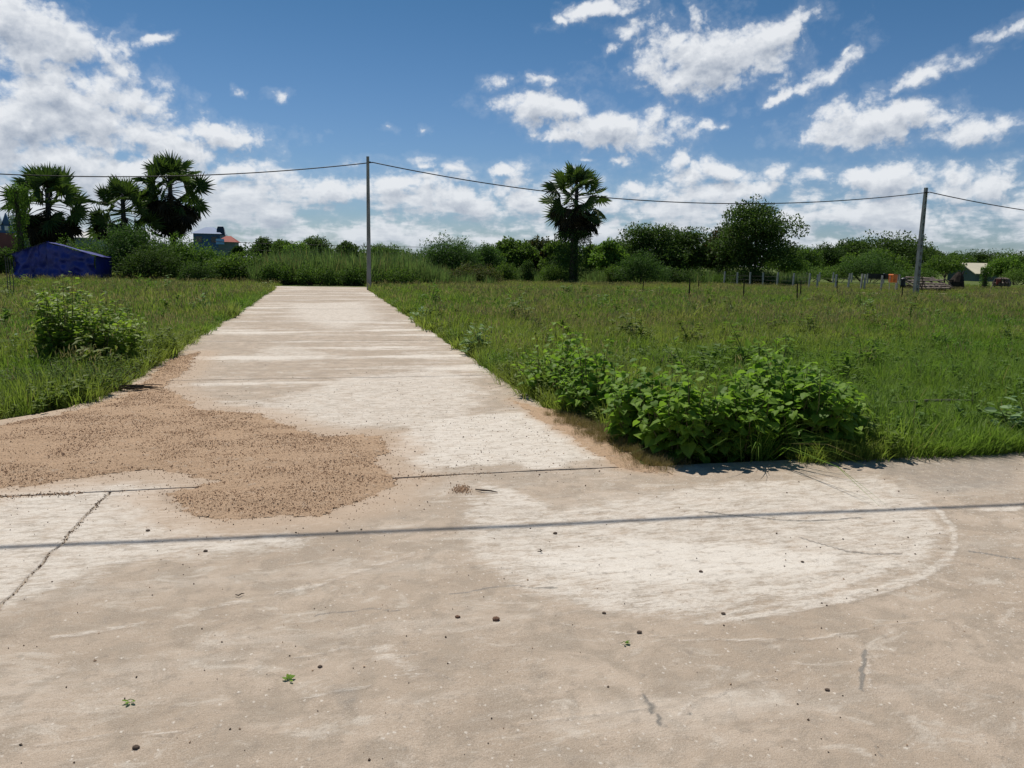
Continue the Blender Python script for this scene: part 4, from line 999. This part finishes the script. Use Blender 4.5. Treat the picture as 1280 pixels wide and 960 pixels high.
r = gable_house('red_roofed_house', 'small house with a red tiled roof and a light blue board', b, (wpx(20, 287, Y), 5, hh(287, 303, Y)), M['wall_grey'], M['roof_red'], hh(287, 295, Y)-hh(287, 303, Y), ridge='h', over=.3, windows=[(.5, 2, .6, .6)])
q = MB(); q.box((-.75, -2.65, hh(280, 302, Y)-.05), (wpx(10, 280, Y), .1, wpx(7, 280, Y))); q.build('signboard', M['signblue'], r)
q = MB(); q.box((0, 0, 0), (1.2, 1.2, 1.0), top=.75); q.box((0, 0, .55), (.9, .9, .25), top=.8)
# water tank on the blue house
q.build('roof_tank', M['window'], bpy.data.objects['blue_house'], loc=(1.75, -2.2, hh(277, 290, 118)))
# temple-like building with white spires
Y = 150; b = bpos(8, Y); root = empty('spired_building', b); tag(root, 'blue and red building with a row of white pointed gables at the left edge', 'building')
W = wpx(80, 8, Y); q = MB(); q.box((0, 0, hh(8, 292, Y)/2), (W, 10, hh(8, 292, Y))); q.build('lower_wall', M['wall_red'], root)
z1, z2 = hh(8, 292, Y), hh(8, 282, Y); q = MB(); q.box((0, 0, (z1+z2)/2), (W*.98, 9.6, z2-z1)); q.build('upper_wall', M['wall_blue'], root)
for k in range(9):
    q = MB(); x = -W/2+W*(k+.5)/9; q.add([(x-.7, -5, z2+.003), (x+.7, -5, z2+.003), (x, -5, z2+1.9), (x-.7, -4.6, z2+.003), (x+.7, -4.6, z2+.003), (x, -4.6, z2+1.9)], [(0,1,2,2),(4,3,5,5),(0,2,5,3),(1,4,5,2)]); q.build('gable', M['white'] if k % 2 else M['wall_blue'], root)
    q = MB(); q.box((x, -4.86, (z1+z2)/2+.1), (.55, .1, .7)); q.build('window', M['white'], root)
# cream house on the right
Y = 112; b = bpos(1217, Y)
gable_house('cream_house', 'house with a large cream roof among the distant right trees', b, (wpx(28, 1217, Y), 6, hh(1217, 342, Y)), M['wall_grey'], M['roof_cream'], hh(1217, 331, Y)-hh(1217, 342, Y)+.2, windows=[(1, .6, .6, .6)])

# ------------------------------------------------------------------ blue tarp shelter
def tarp_shelter():
    Y = 51.0
    L = at(16, 317, Y); Pk = at(60, 302.5, Y); Rr = at(121, 320, Y); cx = Pk.x
    root = empty('tarp_shelter', (cx, Y, -.08)); tag(root, 'low shelter draped in dark blue tarpaulin beside the thicket', 'shelter')
    lx, lz, pz, rx, rz_ = L.x-cx, L.z+.08, Pk.z+.08, Rr.x-cx, Rr.z+.08
    def sheet(pts, nu, nv, amp, seed):
        a, b_, c, d = [np.array(p, float) for p in pts]; V = []
        for j in range(nv+1):
            for i in range(nu+1):
                u, v = i/nu, j/nv; p = (a*(1-u)+b_*u)*(1-v)+(d*(1-u)+c*u)*v
                n_ = (fbm(np.array([u*5.+seed]), np.array([v*3.]), 3, seed)[0]-.5)*amp; V.append(p+np.array([n_*.3, n_, n_*.4]))
        F = [(j*(nu+1)+i, j*(nu+1)+i+1, (j+1)*(nu+1)+i+1, (j+1)*(nu+1)+i) for j in range(nv) for i in range(nu)]
        return V, F
    D = 2.4
    q = MB()
    q.add(*sheet([(lx, 0, .25), (0, -.1, .12), (0, -.1, pz), (lx, 0, lz)], 30, 18, .55, 3)); q.add(*sheet([(0, -.1, .12), (rx-.1, 0, .05), (rx-.1, 0, rz_), (0, -.1, pz)], 36, 18, .55, 8))
    q.add(*sheet([(lx-.12, 0, .3), (lx, 0, .25), (lx, 0, lz), (lx-.2, D, lz)], 6, 8, .2, 5)); q.add(*sheet([(rx-.1, 0, .05), (rx+.2, D, .1), (rx+.2, D, rz_), (rx-.1, 0, rz_)], 8, 8, .2, 6))
    w_ = q.build('side_sheet', M['tarp'], root, smooth=True)
    q = MB(); q.add(*sheet([(lx-.25, -.22, lz-.06), (.0, -.28, pz+.02), (.1, D, pz-.12), (lx-.2, D, lz-.1)], 18, 10, .16, 11)); q.add(*sheet([(0, -.28, pz+.02), (rx+.25, -.2, rz_-.04), (rx+.3, D, rz_-.1), (.1, D, pz-.12)], 22, 10, .16, 13))
    t_ = q.build('roof_sheet', M['tarp_top'], root, smooth=True)
    for (x, y, z) in ((lx+.05, .12, lz), (0, .08, pz), (rx-.2, .12, rz_), (lx+.05, D, lz-.15), (0, D, pz-.2), (rx, D, rz_-.15)):
        q = MB(); q.tube([(x, y, 0), (x, y, z-.12)], .035, 6); q.build('pole', M['wood'], root)
tarp_shelter()
for (px, lab) in ((10.5, 'thin bamboo stake left of the other two by the tarp shelter'), (14, 'middle thin bamboo stake of three by the tarp shelter'), (17.5, 'right thin bamboo stake of three by the tarp shelter')):
    g = ground(px, 374); q = MB(); hgt = 1.5+random.uniform(-.1, .1); q.tube([(0, 0, -.2), (random.uniform(-.03, .03), 0, hgt*.5), (random.uniform(-.05, .05), 0, hgt)], [.018, .016, .012], 6)
    tag(q.build('bamboo_stake', M['wood'], loc=(g.x, g.y, -.05)), lab, 'stake', 'bamboo stakes on the left')

# ------------------------------------------------------------------ utility poles and cables
def utility_pole(label, base, H, rz):
    root = empty('utility_pole', base, rz); tag(root, label, 'utility pole', 'concrete utility poles')
    # tapered rectangular concrete pole with the ladder of recesses on its broad sides
    q = MB(); n = 16; w0, w1, d0, d1 = .30, .17, .22, .14
    def wd(t): return w0+(w1-w0)*t, d0+(d1-d0)*t
    for sx in (-1, 1):
        V = []; F = []
        for i in range(n+1):
            t = i/n; w_, d_ = wd(t); x0 = sx*w_/2; x1 = sx*(w_/2-.055)
            V += [(x0, -d_/2, H*t), (x1, -d_/2, H*t), (x1, d_/2, H*t), (x0, d_/2, H*t)]
        for i in range(n):
            a = i*4
            for k in range(4):
                f = (a+k, a+(k+1) % 4, a+4+(k+1) % 4, a+4+k); F.append(f if sx < 0 else f[::-1])
        F.append((n*4, n*4+1, n*4+2, n*4+3)); q.add(V, F)
    for i in range(15):                      # webs between recesses
        t = (i+.0)/15; t2 = t+.030; w_, d_ = wd(t); q.box((0, 0, H*(t+t2)/2+.1), (w_-.112, d_-.01, H*(t2-t)))
    w_, d_ = wd(.5); q.box((0, 0, H*.5), (w1-.112, .05, H*.998))
    q.build('shaft', M['concrete_post'], root)
    c = MB(); c.box((0, -.10, H-.28), (.24, .10, .05)); c.tube([(0, -.12, H-.28), (0, -.24, H-.30)], .018, 6); c.build('cable_bracket', M['cable'], root)
    return root
pA = ground(458.5, 362.5); pB = ground(1144, 370.5)
HA = at(456, 195, pA.y).z; HB = at(1154, 234, pB.y).z
utility_pole('concrete utility pole standing where the lane ends', (pA.x+.12, pA.y, -.02), HA, math.pi/2)
utility_pole('leaning-looking concrete utility pole in the field at right', (pB.x, pB.y, -.02), HB, .15)
def cable(name, label, a, b, sag, r=.028, group=None, n=40):
    a, b = Vector(a), Vector(b); q = MB(); pts = []
    for i in range(n+1):
        t = i/n; p = a.lerp(b, t); p.z -= 4*sag*t*(1-t); pts.append(p)
    q.tube(pts, r, 6); return tag(q.build(name, M['cable'], smooth=True), label, 'cable', group)
wa = Vector((pA.x+.36, pA.y, HA-.30)); wb = Vector((pB.x+.04, pB.y-.24, HB-.30))
cable('power_cable', 'power cable sagging between the two concrete poles', wa, wb, 1.28, group='power cables')
cable('power_cable', 'power cable running left from the lane-end pole over the palms', (wa.x, wa.y, wa.z), (wa.x-33.5, wa.y+.6, HA-.25), 1.35, group='power cables')
cable('power_cable', 'power cable running out of frame right of the leaning pole', (wb.x+.04, wb.y, wb.z), (wb.x+33.5, wb.y-1, HB-.2), 1.3, group='power cables')
# distant thin line
p1, p2, p3 = at(330, 304, 92), at(520, 306, 92), at(700, 308, 92)
cable('far_cable', 'thin far-off upper cable low behind the reeds', at(270, 302, 92), at(760, 309, 92), .3, .03, 'far thin cables')
cable('far_cable', 'thin far-off lower cable low behind the reeds', at(270, 311, 92), at(760, 314, 92), .4, .02, 'far thin cables')
# overhead cable along the near road, seen only by its shadow
wz = 6.2
def up(px, py): g = ground(px, py); return g + sd*(wz/sd.z)
A_, B_ = up(0, 685), up(1280, 630); dv = (B_-A_)
cable('overhead_cable', 'overhead cable along the near road that casts the thin shadow', A_-dv*2.2, B_+dv*2.2, -.0, .022, n=12)

# ------------------------------------------------------------------ fence, stakes, bins, wood pile
def fence():
    a = ground(905, 357); b = ground(1146, 366.5)
    root = empty('wire_fence', a); tag(root, 'wire fence with pale concrete posts crossing the right field', 'fence')
    posts = [(905,1), (921,1), (937,1), (953,1), (971,1), (991,1), (1011,1), (1021,1), (1044,1), (1060,1), (1076,1), (1080,1), (1101,1), (1120,1), (1146,1)]
    loc = []
    for px, _ in posts:
        t = (px-905)/(1146-905); py = 357+(366.5-357)*t-.2; g = ground(px, py); loc.append(g-a)
        q = MB(); h = random.uniform(1.15, 1.32); q.box((g.x-a.x, g.y-a.y, h/2-.1), (.11, .11, h+.1), random.uniform(-.2, .2), 0, (random.uniform(-.04, .04), random.uniform(-.04, .04)), .9); q.build('post', M['fence_post'], root)
    for z in (.25, .55, .85):
        q = MB(); q.tube([(p.x, p.y-.08, z) for p in loc], .005, 4, 0, False); q.build('wire', M['cable'], root)
fence()
def back_fence():
    a = ground(1000, 352); pts = [(1008, 352), (1024, 352.5), (1041, 353.2), (1064, 354), (1084, 354.6), (1104, 355), (1124, 356)]
    root = empty('netted_fence', a); tag(root, 'rear row of fence posts hung with dark shade netting', 'fence')
    loc = [ground(*p)-a for p in pts]
    for g in loc:
        q = MB(); h = random.uniform(1.15, 1.3); q.box((g.x, g.y, h/2-.1), (.14, .14, h+.1), 0, 0, None, .9); q.build('post', M['fence_post'], root)
    q = MB(); n_ = loc[4:]
    for i in range(len(n_)-1):
        p, r = n_[i], n_[i+1]; q.add([(p.x, p.y-.1, .55), (r.x, r.y-.1, .55), (r.x, r.y-.1, 1.1), (p.x, p.y-.1, 1.12), (p.x, p.y-.06, .55), (r.x, r.y-.06, .55), (r.x, r.y-.06, 1.1), (p.x, p.y-.06, 1.12)], [(0,1,2,3),(5,4,7,6),(3,2,6,7),(0,4,5,1)])
    q.build('netting', M['blackbag'], root)
back_fence()
# orange bin on posts
g = ground(1114.5, 367); root = empty('orange_bin', (g.x, g.y, -.05), .2); tag(root, 'orange litter bin hung between posts by the fence', 'bin')
zb = at(1114, 348.5, g.y).z+.05
q = MB(); q.box((0, 0, zb), (.40, .32, .50), top=1.12); q.build('bin_body', M['orange'], root)
q = MB(); q.box((0, 0, zb+.285), (.50, .40, .06), top=.85); q.box((0, -.19, zb-.1), (.1, .03, .16)); q.build('lid', M['orange'], root)
for sx in (-1, 1): q = MB(); q.tube([(sx*.29, 0, -.1), (sx*.29, 0, zb+.2)], .022, 6); q.build('leg', M['fence_post'], root)
q = MB(); q.tube([(-.30, 0, zb), (.30, 0, zb)], .015, 6); q.build('crossbar', M['fence_post'], root)
# black bag on stake
g = ground(1126, 381); root = empty('bagged_stake', (g.x, g.y, -.05)); tag(root, 'stake capped with a black plastic bag, left of the leaning pole', 'stake')
zt = at(1126, 347, g.y).z+.05
q = MB(); q.tube([(0, 0, -.1), (.01, 0, zt*.5), (0, 0, zt-.05)], [.025, .022, .02], 6); q.build('stake', M['wood_dark'], root)
q = MB(); q.tube([(0, 0, zt-.42), (.02, 0, zt-.36), (0, 0, zt-.2), (.01, 0, zt-.05), (0, 0, zt)], [.07, .11, .10, .115, .05], 9); q.tube([(-.09, 0, zt-.22), (-.11, -.02, zt-.36), (-.10, 0, zt-.48)], [.03, .045, .01], 6); q.tube([(.08, 0, zt-.25), (.10, 0, zt-.40)], [.03, .02], 6); q.build('plastic_bag', M['blackbag'], root)
# dark stakes in the field
for i, (px, py, top, lab) in enumerate([
 (861, 380, 348, 'dark thin stake standing alone in front of the mango trees'), (929, 377, 347, 'dark stake in the field before the first fence posts'),
 (996, 383, 354, 'dark stake near the small pale-leaved field plant, left one'), (1000, 378, 350, 'dark stake right behind the left one near the field plant'),
 (1046, 375, 352, 'thick short dark stake before the middle of the fence'), (984, 352, 336, 'dark stake beyond the fence under the tall tree edge'),
 (1008, 358, 340, 'slim dark stake just in front of the rear posts'), (1152, 366, 341, 'slim stick right of the leaning pole'), (803, 368, 351, 'short brown stick in the far field below the feathery bush'),
 (873, 366, 350, 'short brown stick in the far field below the dark mango tree')]):
    g = ground(px, py); h = at(px, top, g.y).z+.05; q = MB(); dx = random.uniform(-.06, .06)
    q.tube([(0, 0, -.1), (dx*.4, 0, h*.45), (dx, .02, h)], [.035, .03, .022], 6); tag(q.build('field_stake', M['wood_dark'], loc=(g.x, g.y, -.05)), lab, 'stake', 'dark stakes in the right field')
# collapsed wooden rack
g = ground(1178, 366); root = empty('wood_rack', (g.x, g.y+1.6, 0), .05); tag(root, 'collapsed heap of grey poles and planks right of the leaning pole', 'wood pile')
W = wpx(50, 1178, g.y); root.scale = (1, 1, 1.45)
for k in range(9):
    q = MB(); x = -W/2+W*k/8+random.uniform(-.08, .08); q.tube([(x, -.9, .12+random.uniform(0, .1)), (x+random.uniform(-.3, .3), .9, .62+random.uniform(-.05, .15))], [.045, .035], 6); q.build('pole', M['wood'], root)
for k, (z, y) in enumerate(((.16, -.8), (.27, -.5), (.38, -.15), (.52, .2), (.64, .6))):
    q = MB(); q.box((random.uniform(-.1, .1), y, z+.06), (W*random.uniform(.78, .98), .16, .045), random.uniform(-.04, .04), 0, (.3, random.uniform(-.03, .03))); q.build('plank', M['wood'], root)
for a_, b_ in (((-W/2-.1, -.9, .75), (-W/2+.6, -.9, 0)), ((-W/2+.3, -.85, .8), (-W/2+.9, -1.0, .02)), ((W/2-.9, -.8, .7), (W/2+.15, -1.1, .02))):
    q = MB(); q.tube([a_, b_], [.03, .035], 6); q.build('pole', M['wood'], root)
q = MB(); q.box((0, .2, .2), (W*.85, 1.2, .3)); q.build('plank_stack', M['wood_dark'], root)
# dark root stump behind
g2 = at(1196, 350, 51); root = empty('root_stump', (g2.x, 51, -.08)); tag(root, 'dark upturned stump behind the wood heap', 'stump')
zt = at(1198, 340, 51).z+.08; q = MB(); q.tube([(0, 0, 0), (0, 0, zt*.5), (.15, 0, zt*.8), (.2, 0, zt)], [.62, .55, .36, .15], 9); q.build('stump', M['wood_dark'], root)
for a_ in ((-1.0, 0, .45), (-.8, 0, .9), (.6, 0, zt+.1)): q = MB(); q.tube([(0, 0, zt*.5), (a_[0]*.6, -.1, (a_[2]+zt*.5)/2+.1), a_], [.12, .07, .03], 6); q.build('root', M['wood_dark'], root)
# round slatted cage on legs
g = ground(1251, 363.5); root = empty('round_cage', (g.x, g.y, -.05)); tag(root, 'round grey woven cage standing on short legs at the far right', 'cage')
R0 = wpx(15, 1251, g.y)/2; zt = at(1253, 347, g.y).z+.05; z0 = .45
for k in range(14):
    a_ = 2*math.pi*k/14; c_, s_ = math.cos(a_), math.sin(a_); q = MB(); q.tube([(c_*R0*.9, s_*R0*.9, z0), (c_*R0, s_*R0, z0+(zt-z0)*.35), (c_*R0*.75, s_*R0*.75, z0+(zt-z0)*.8), (c_*R0*.35, s_*R0*.35, zt)], [.10, .11, .08, .03], 5); q.build('slat', M['wood'], root)
for z, r in ((z0+.02, .93), (z0+(zt-z0)*.4, 1.0), (z0+(zt-z0)*.8, .78)):
    q = MB(); q.tube([(math.cos(t)*R0*r*1.03, math.sin(t)*R0*r*1.03, z) for t in np.linspace(0, 2*math.pi, 19)], .03, 5, 0, False); q.build('hoop', M['wood_dark'], root)
for k in range(4): a_ = .8+k*1.571; q = MB(); q.tube([(math.cos(a_)*R0*.8, math.sin(a_)*R0*.8, -.1), (math.cos(a_)*R0*.8, math.sin(a_)*R0*.8, z0+.05)], .045, 6); q.build('leg', M['wood_dark'], root)
q = MB(); q.box((-R0*1.0, -.25, z0+.35), (.40, .06, .42)); q.build('hatch', M['roof_red'], root)
q = MB(); p = ground(1236, 367); q.tube([(0, 0, 0), (.5, .1, 1.15)], [.03, .02], 6); tag(q.build('leaning_stick', M['wood'], loc=(p.x, p.y, -.05)), 'stick leaning in the grass left of the round cage', 'stick')

# ------------------------------------------------------------------ litter on the concrete and in the grass
def stone(px, py, r, lab, mat='stone', flat=.6, kind='stone'):
    g = ground(px, py); q = MB(); n, m2 = 10, 6; V = []; F = []
    for j in range(m2+1):
        for i in range(n):
            th = math.pi*j/m2; ph = 2*math.pi*i/n; k = 1+random.uniform(-.16, .16); V.append((r*k*math.sin(th)*math.cos(ph)*1.2, r*k*math.sin(th)*math.sin(ph), r*k*flat*math.cos(th)+r*flat*.7))
    for j in range(m2):
        for i in range(n): F.append((j*n+i, j*n+(i+1) % n, (j+1)*n+(i+1) % n, (j+1)*n+i))
    q.add(V, F); tag(q.build(kind, M[mat], smooth=True, loc=(g.x, g.y, slab_z(np.array([g.x]), np.array([g.y]))[0])), lab, kind, 'stones on the near road')
M['clod'] = mat_plain('reddish_clod', (.22,.13,.09), (.13,.08,.055), 40, .95, .1, .4)
stone(620, 775, .015, 'reddish dirt clod, the larger of two side by side', 'clod', kind='dirt_clod')
stone(572, 772, .010, 'reddish dirt clod, the smaller of two side by side', 'clod', kind='dirt_clod')
for px, py, r, lab in ((799, 791, .010, 'dark pebble beside the small green sprig'), (400, 834, .008, 'dark pebble right of the green leaf sprig'), (170, 935, .010, 'dark pebble near the bottom left'), (1034, 863, .008, 'dark pebble left of the long scratch at right'),
    (876, 715, .009, 'dark pebble on the pale patch, near its middle'), (904, 768, .009, 'dark pebble on the lower rim of the pale patch'), (1003, 703, .008, 'dark pebble on the pale patch, near its right side'), (755, 767, .008, 'dark pebble below the pale patch, left of the sprig'), (185, 664, .010, 'dark pebble just above the cable shadow at left'), (257, 689, .010, 'dark pebble just below the cable shadow at left'), (694, 667, .011, 'dark pebble touching the pale patch below the cable shadow')):
    stone(px, py, r, lab)
def sprig(px, py, s_, lab, n=4):
    g = ground(px, py); q = MB(); a = rng.uniform(0, 6.28, n); d = np.c_[np.cos(a), np.sin(a), rng.uniform(.1, .6, n)]
    q.stamp(*OVAL, np.c_[np.cos(a)*s_*.2, np.sin(a)*s_*.2, np.full(n, .006)], frames(d, np.tile([0, 0, 1.], (n, 1))), s_*rng.uniform(.7, 1.1, n))
    q.tube([(-s_*.6, 0, .006), (0, .005, .01), (s_*.4, 0, .008)], .0015, 4)
    tag(q.build('leaf_sprig', M['bush_leaf'], loc=(g.x, g.y, slab_z(np.array([g.x]), np.array([g.y]))[0])), lab, 'leaf', 'fallen green leaves on the road')
sprig(361, 852, .026, 'fallen green leaf sprig on bare concrete, left of centre', 6); sprig(163, 877, .028, 'pair of small dark green leaves at the lower left', 3); sprig(780, 805, .022, 'small bright green sprig below the pale patch', 4)
def stick(px, py, L, a, r, lab, name='twig', mat='twig', z=.01):
    g = ground(px, py); q = MB(); c_, s_ = math.cos(a), math.sin(a); pts = [(-L/2*c_, -L/2*s_, 0), (-L*.15*c_+.02*s_, -L*.15*s_-.02*c_, r), (L*.2*c_, L*.2*s_, r*.5), (L/2*c_, L/2*s_, 0)]
    q.tube(pts, [r*.6, r, r*.9, r*.4], 6); tag(q.build(name, M[mat], loc=(g.x, g.y, z)), lab, 'twig')
stick(608, 615, .17, -.6, .006, 'short dark twig lying just below the slab joint')
stick(300, 745, .04, .1, .003, 'tiny dark twig on the concrete left of centre')
stick(674, 690, .05, .9, .003, 'thin bent twig on the left of the pale patch')
stick(1165, 515, 1.15, .02, .018, 'long brown branch lying in the short grass at right', 'fallen_branch', 'wood', .12)
for dx, (a, L) in enumerate(((.1, .5), (-.25, .4), (.3, .35), (0., .45))):
    pass
g = ground(172, 488); root = empty('brushwood', (g.x, g.y, .01)); tag(root, 'small dark heap of cut twigs at the left lane edge', 'brushwood')
q = MB()
for k in range(26):
    a = random.uniform(-.5, .5); L = random.uniform(.15, .42); c = Vector((random.uniform(-.16, .16), random.uniform(-.10, .10), random.uniform(.005, .06))); d = Vector((math.cos(a), math.sin(a), random.uniform(-.08, .08)))*L/2
    q.tube([c-d, c+Vector((0, 0, .01)), c+d], [.003, .006, .003], 5)
q.build('twigs', M['twig'], root)
g = ground(577, 612); n = 240; P = np.c_[rng.normal(0, .035, n)+g.x, rng.normal(0, .05, n)+g.y+rng.normal(0, .01, n), rng.uniform(.002, .012, n)]
mb = MB(); mb.stamp(OCT[0], OCT[1], P-np.array([g.x, g.y, 0]), rfr(n), rng.uniform(.003, .007, n)); tag(mb.build('gravel_heap', M['grit'], loc=(g.x, g.y, 0)), 'little heap of brown grit just below the slab joint', 'gravel')
print('objects', len(S.objects))
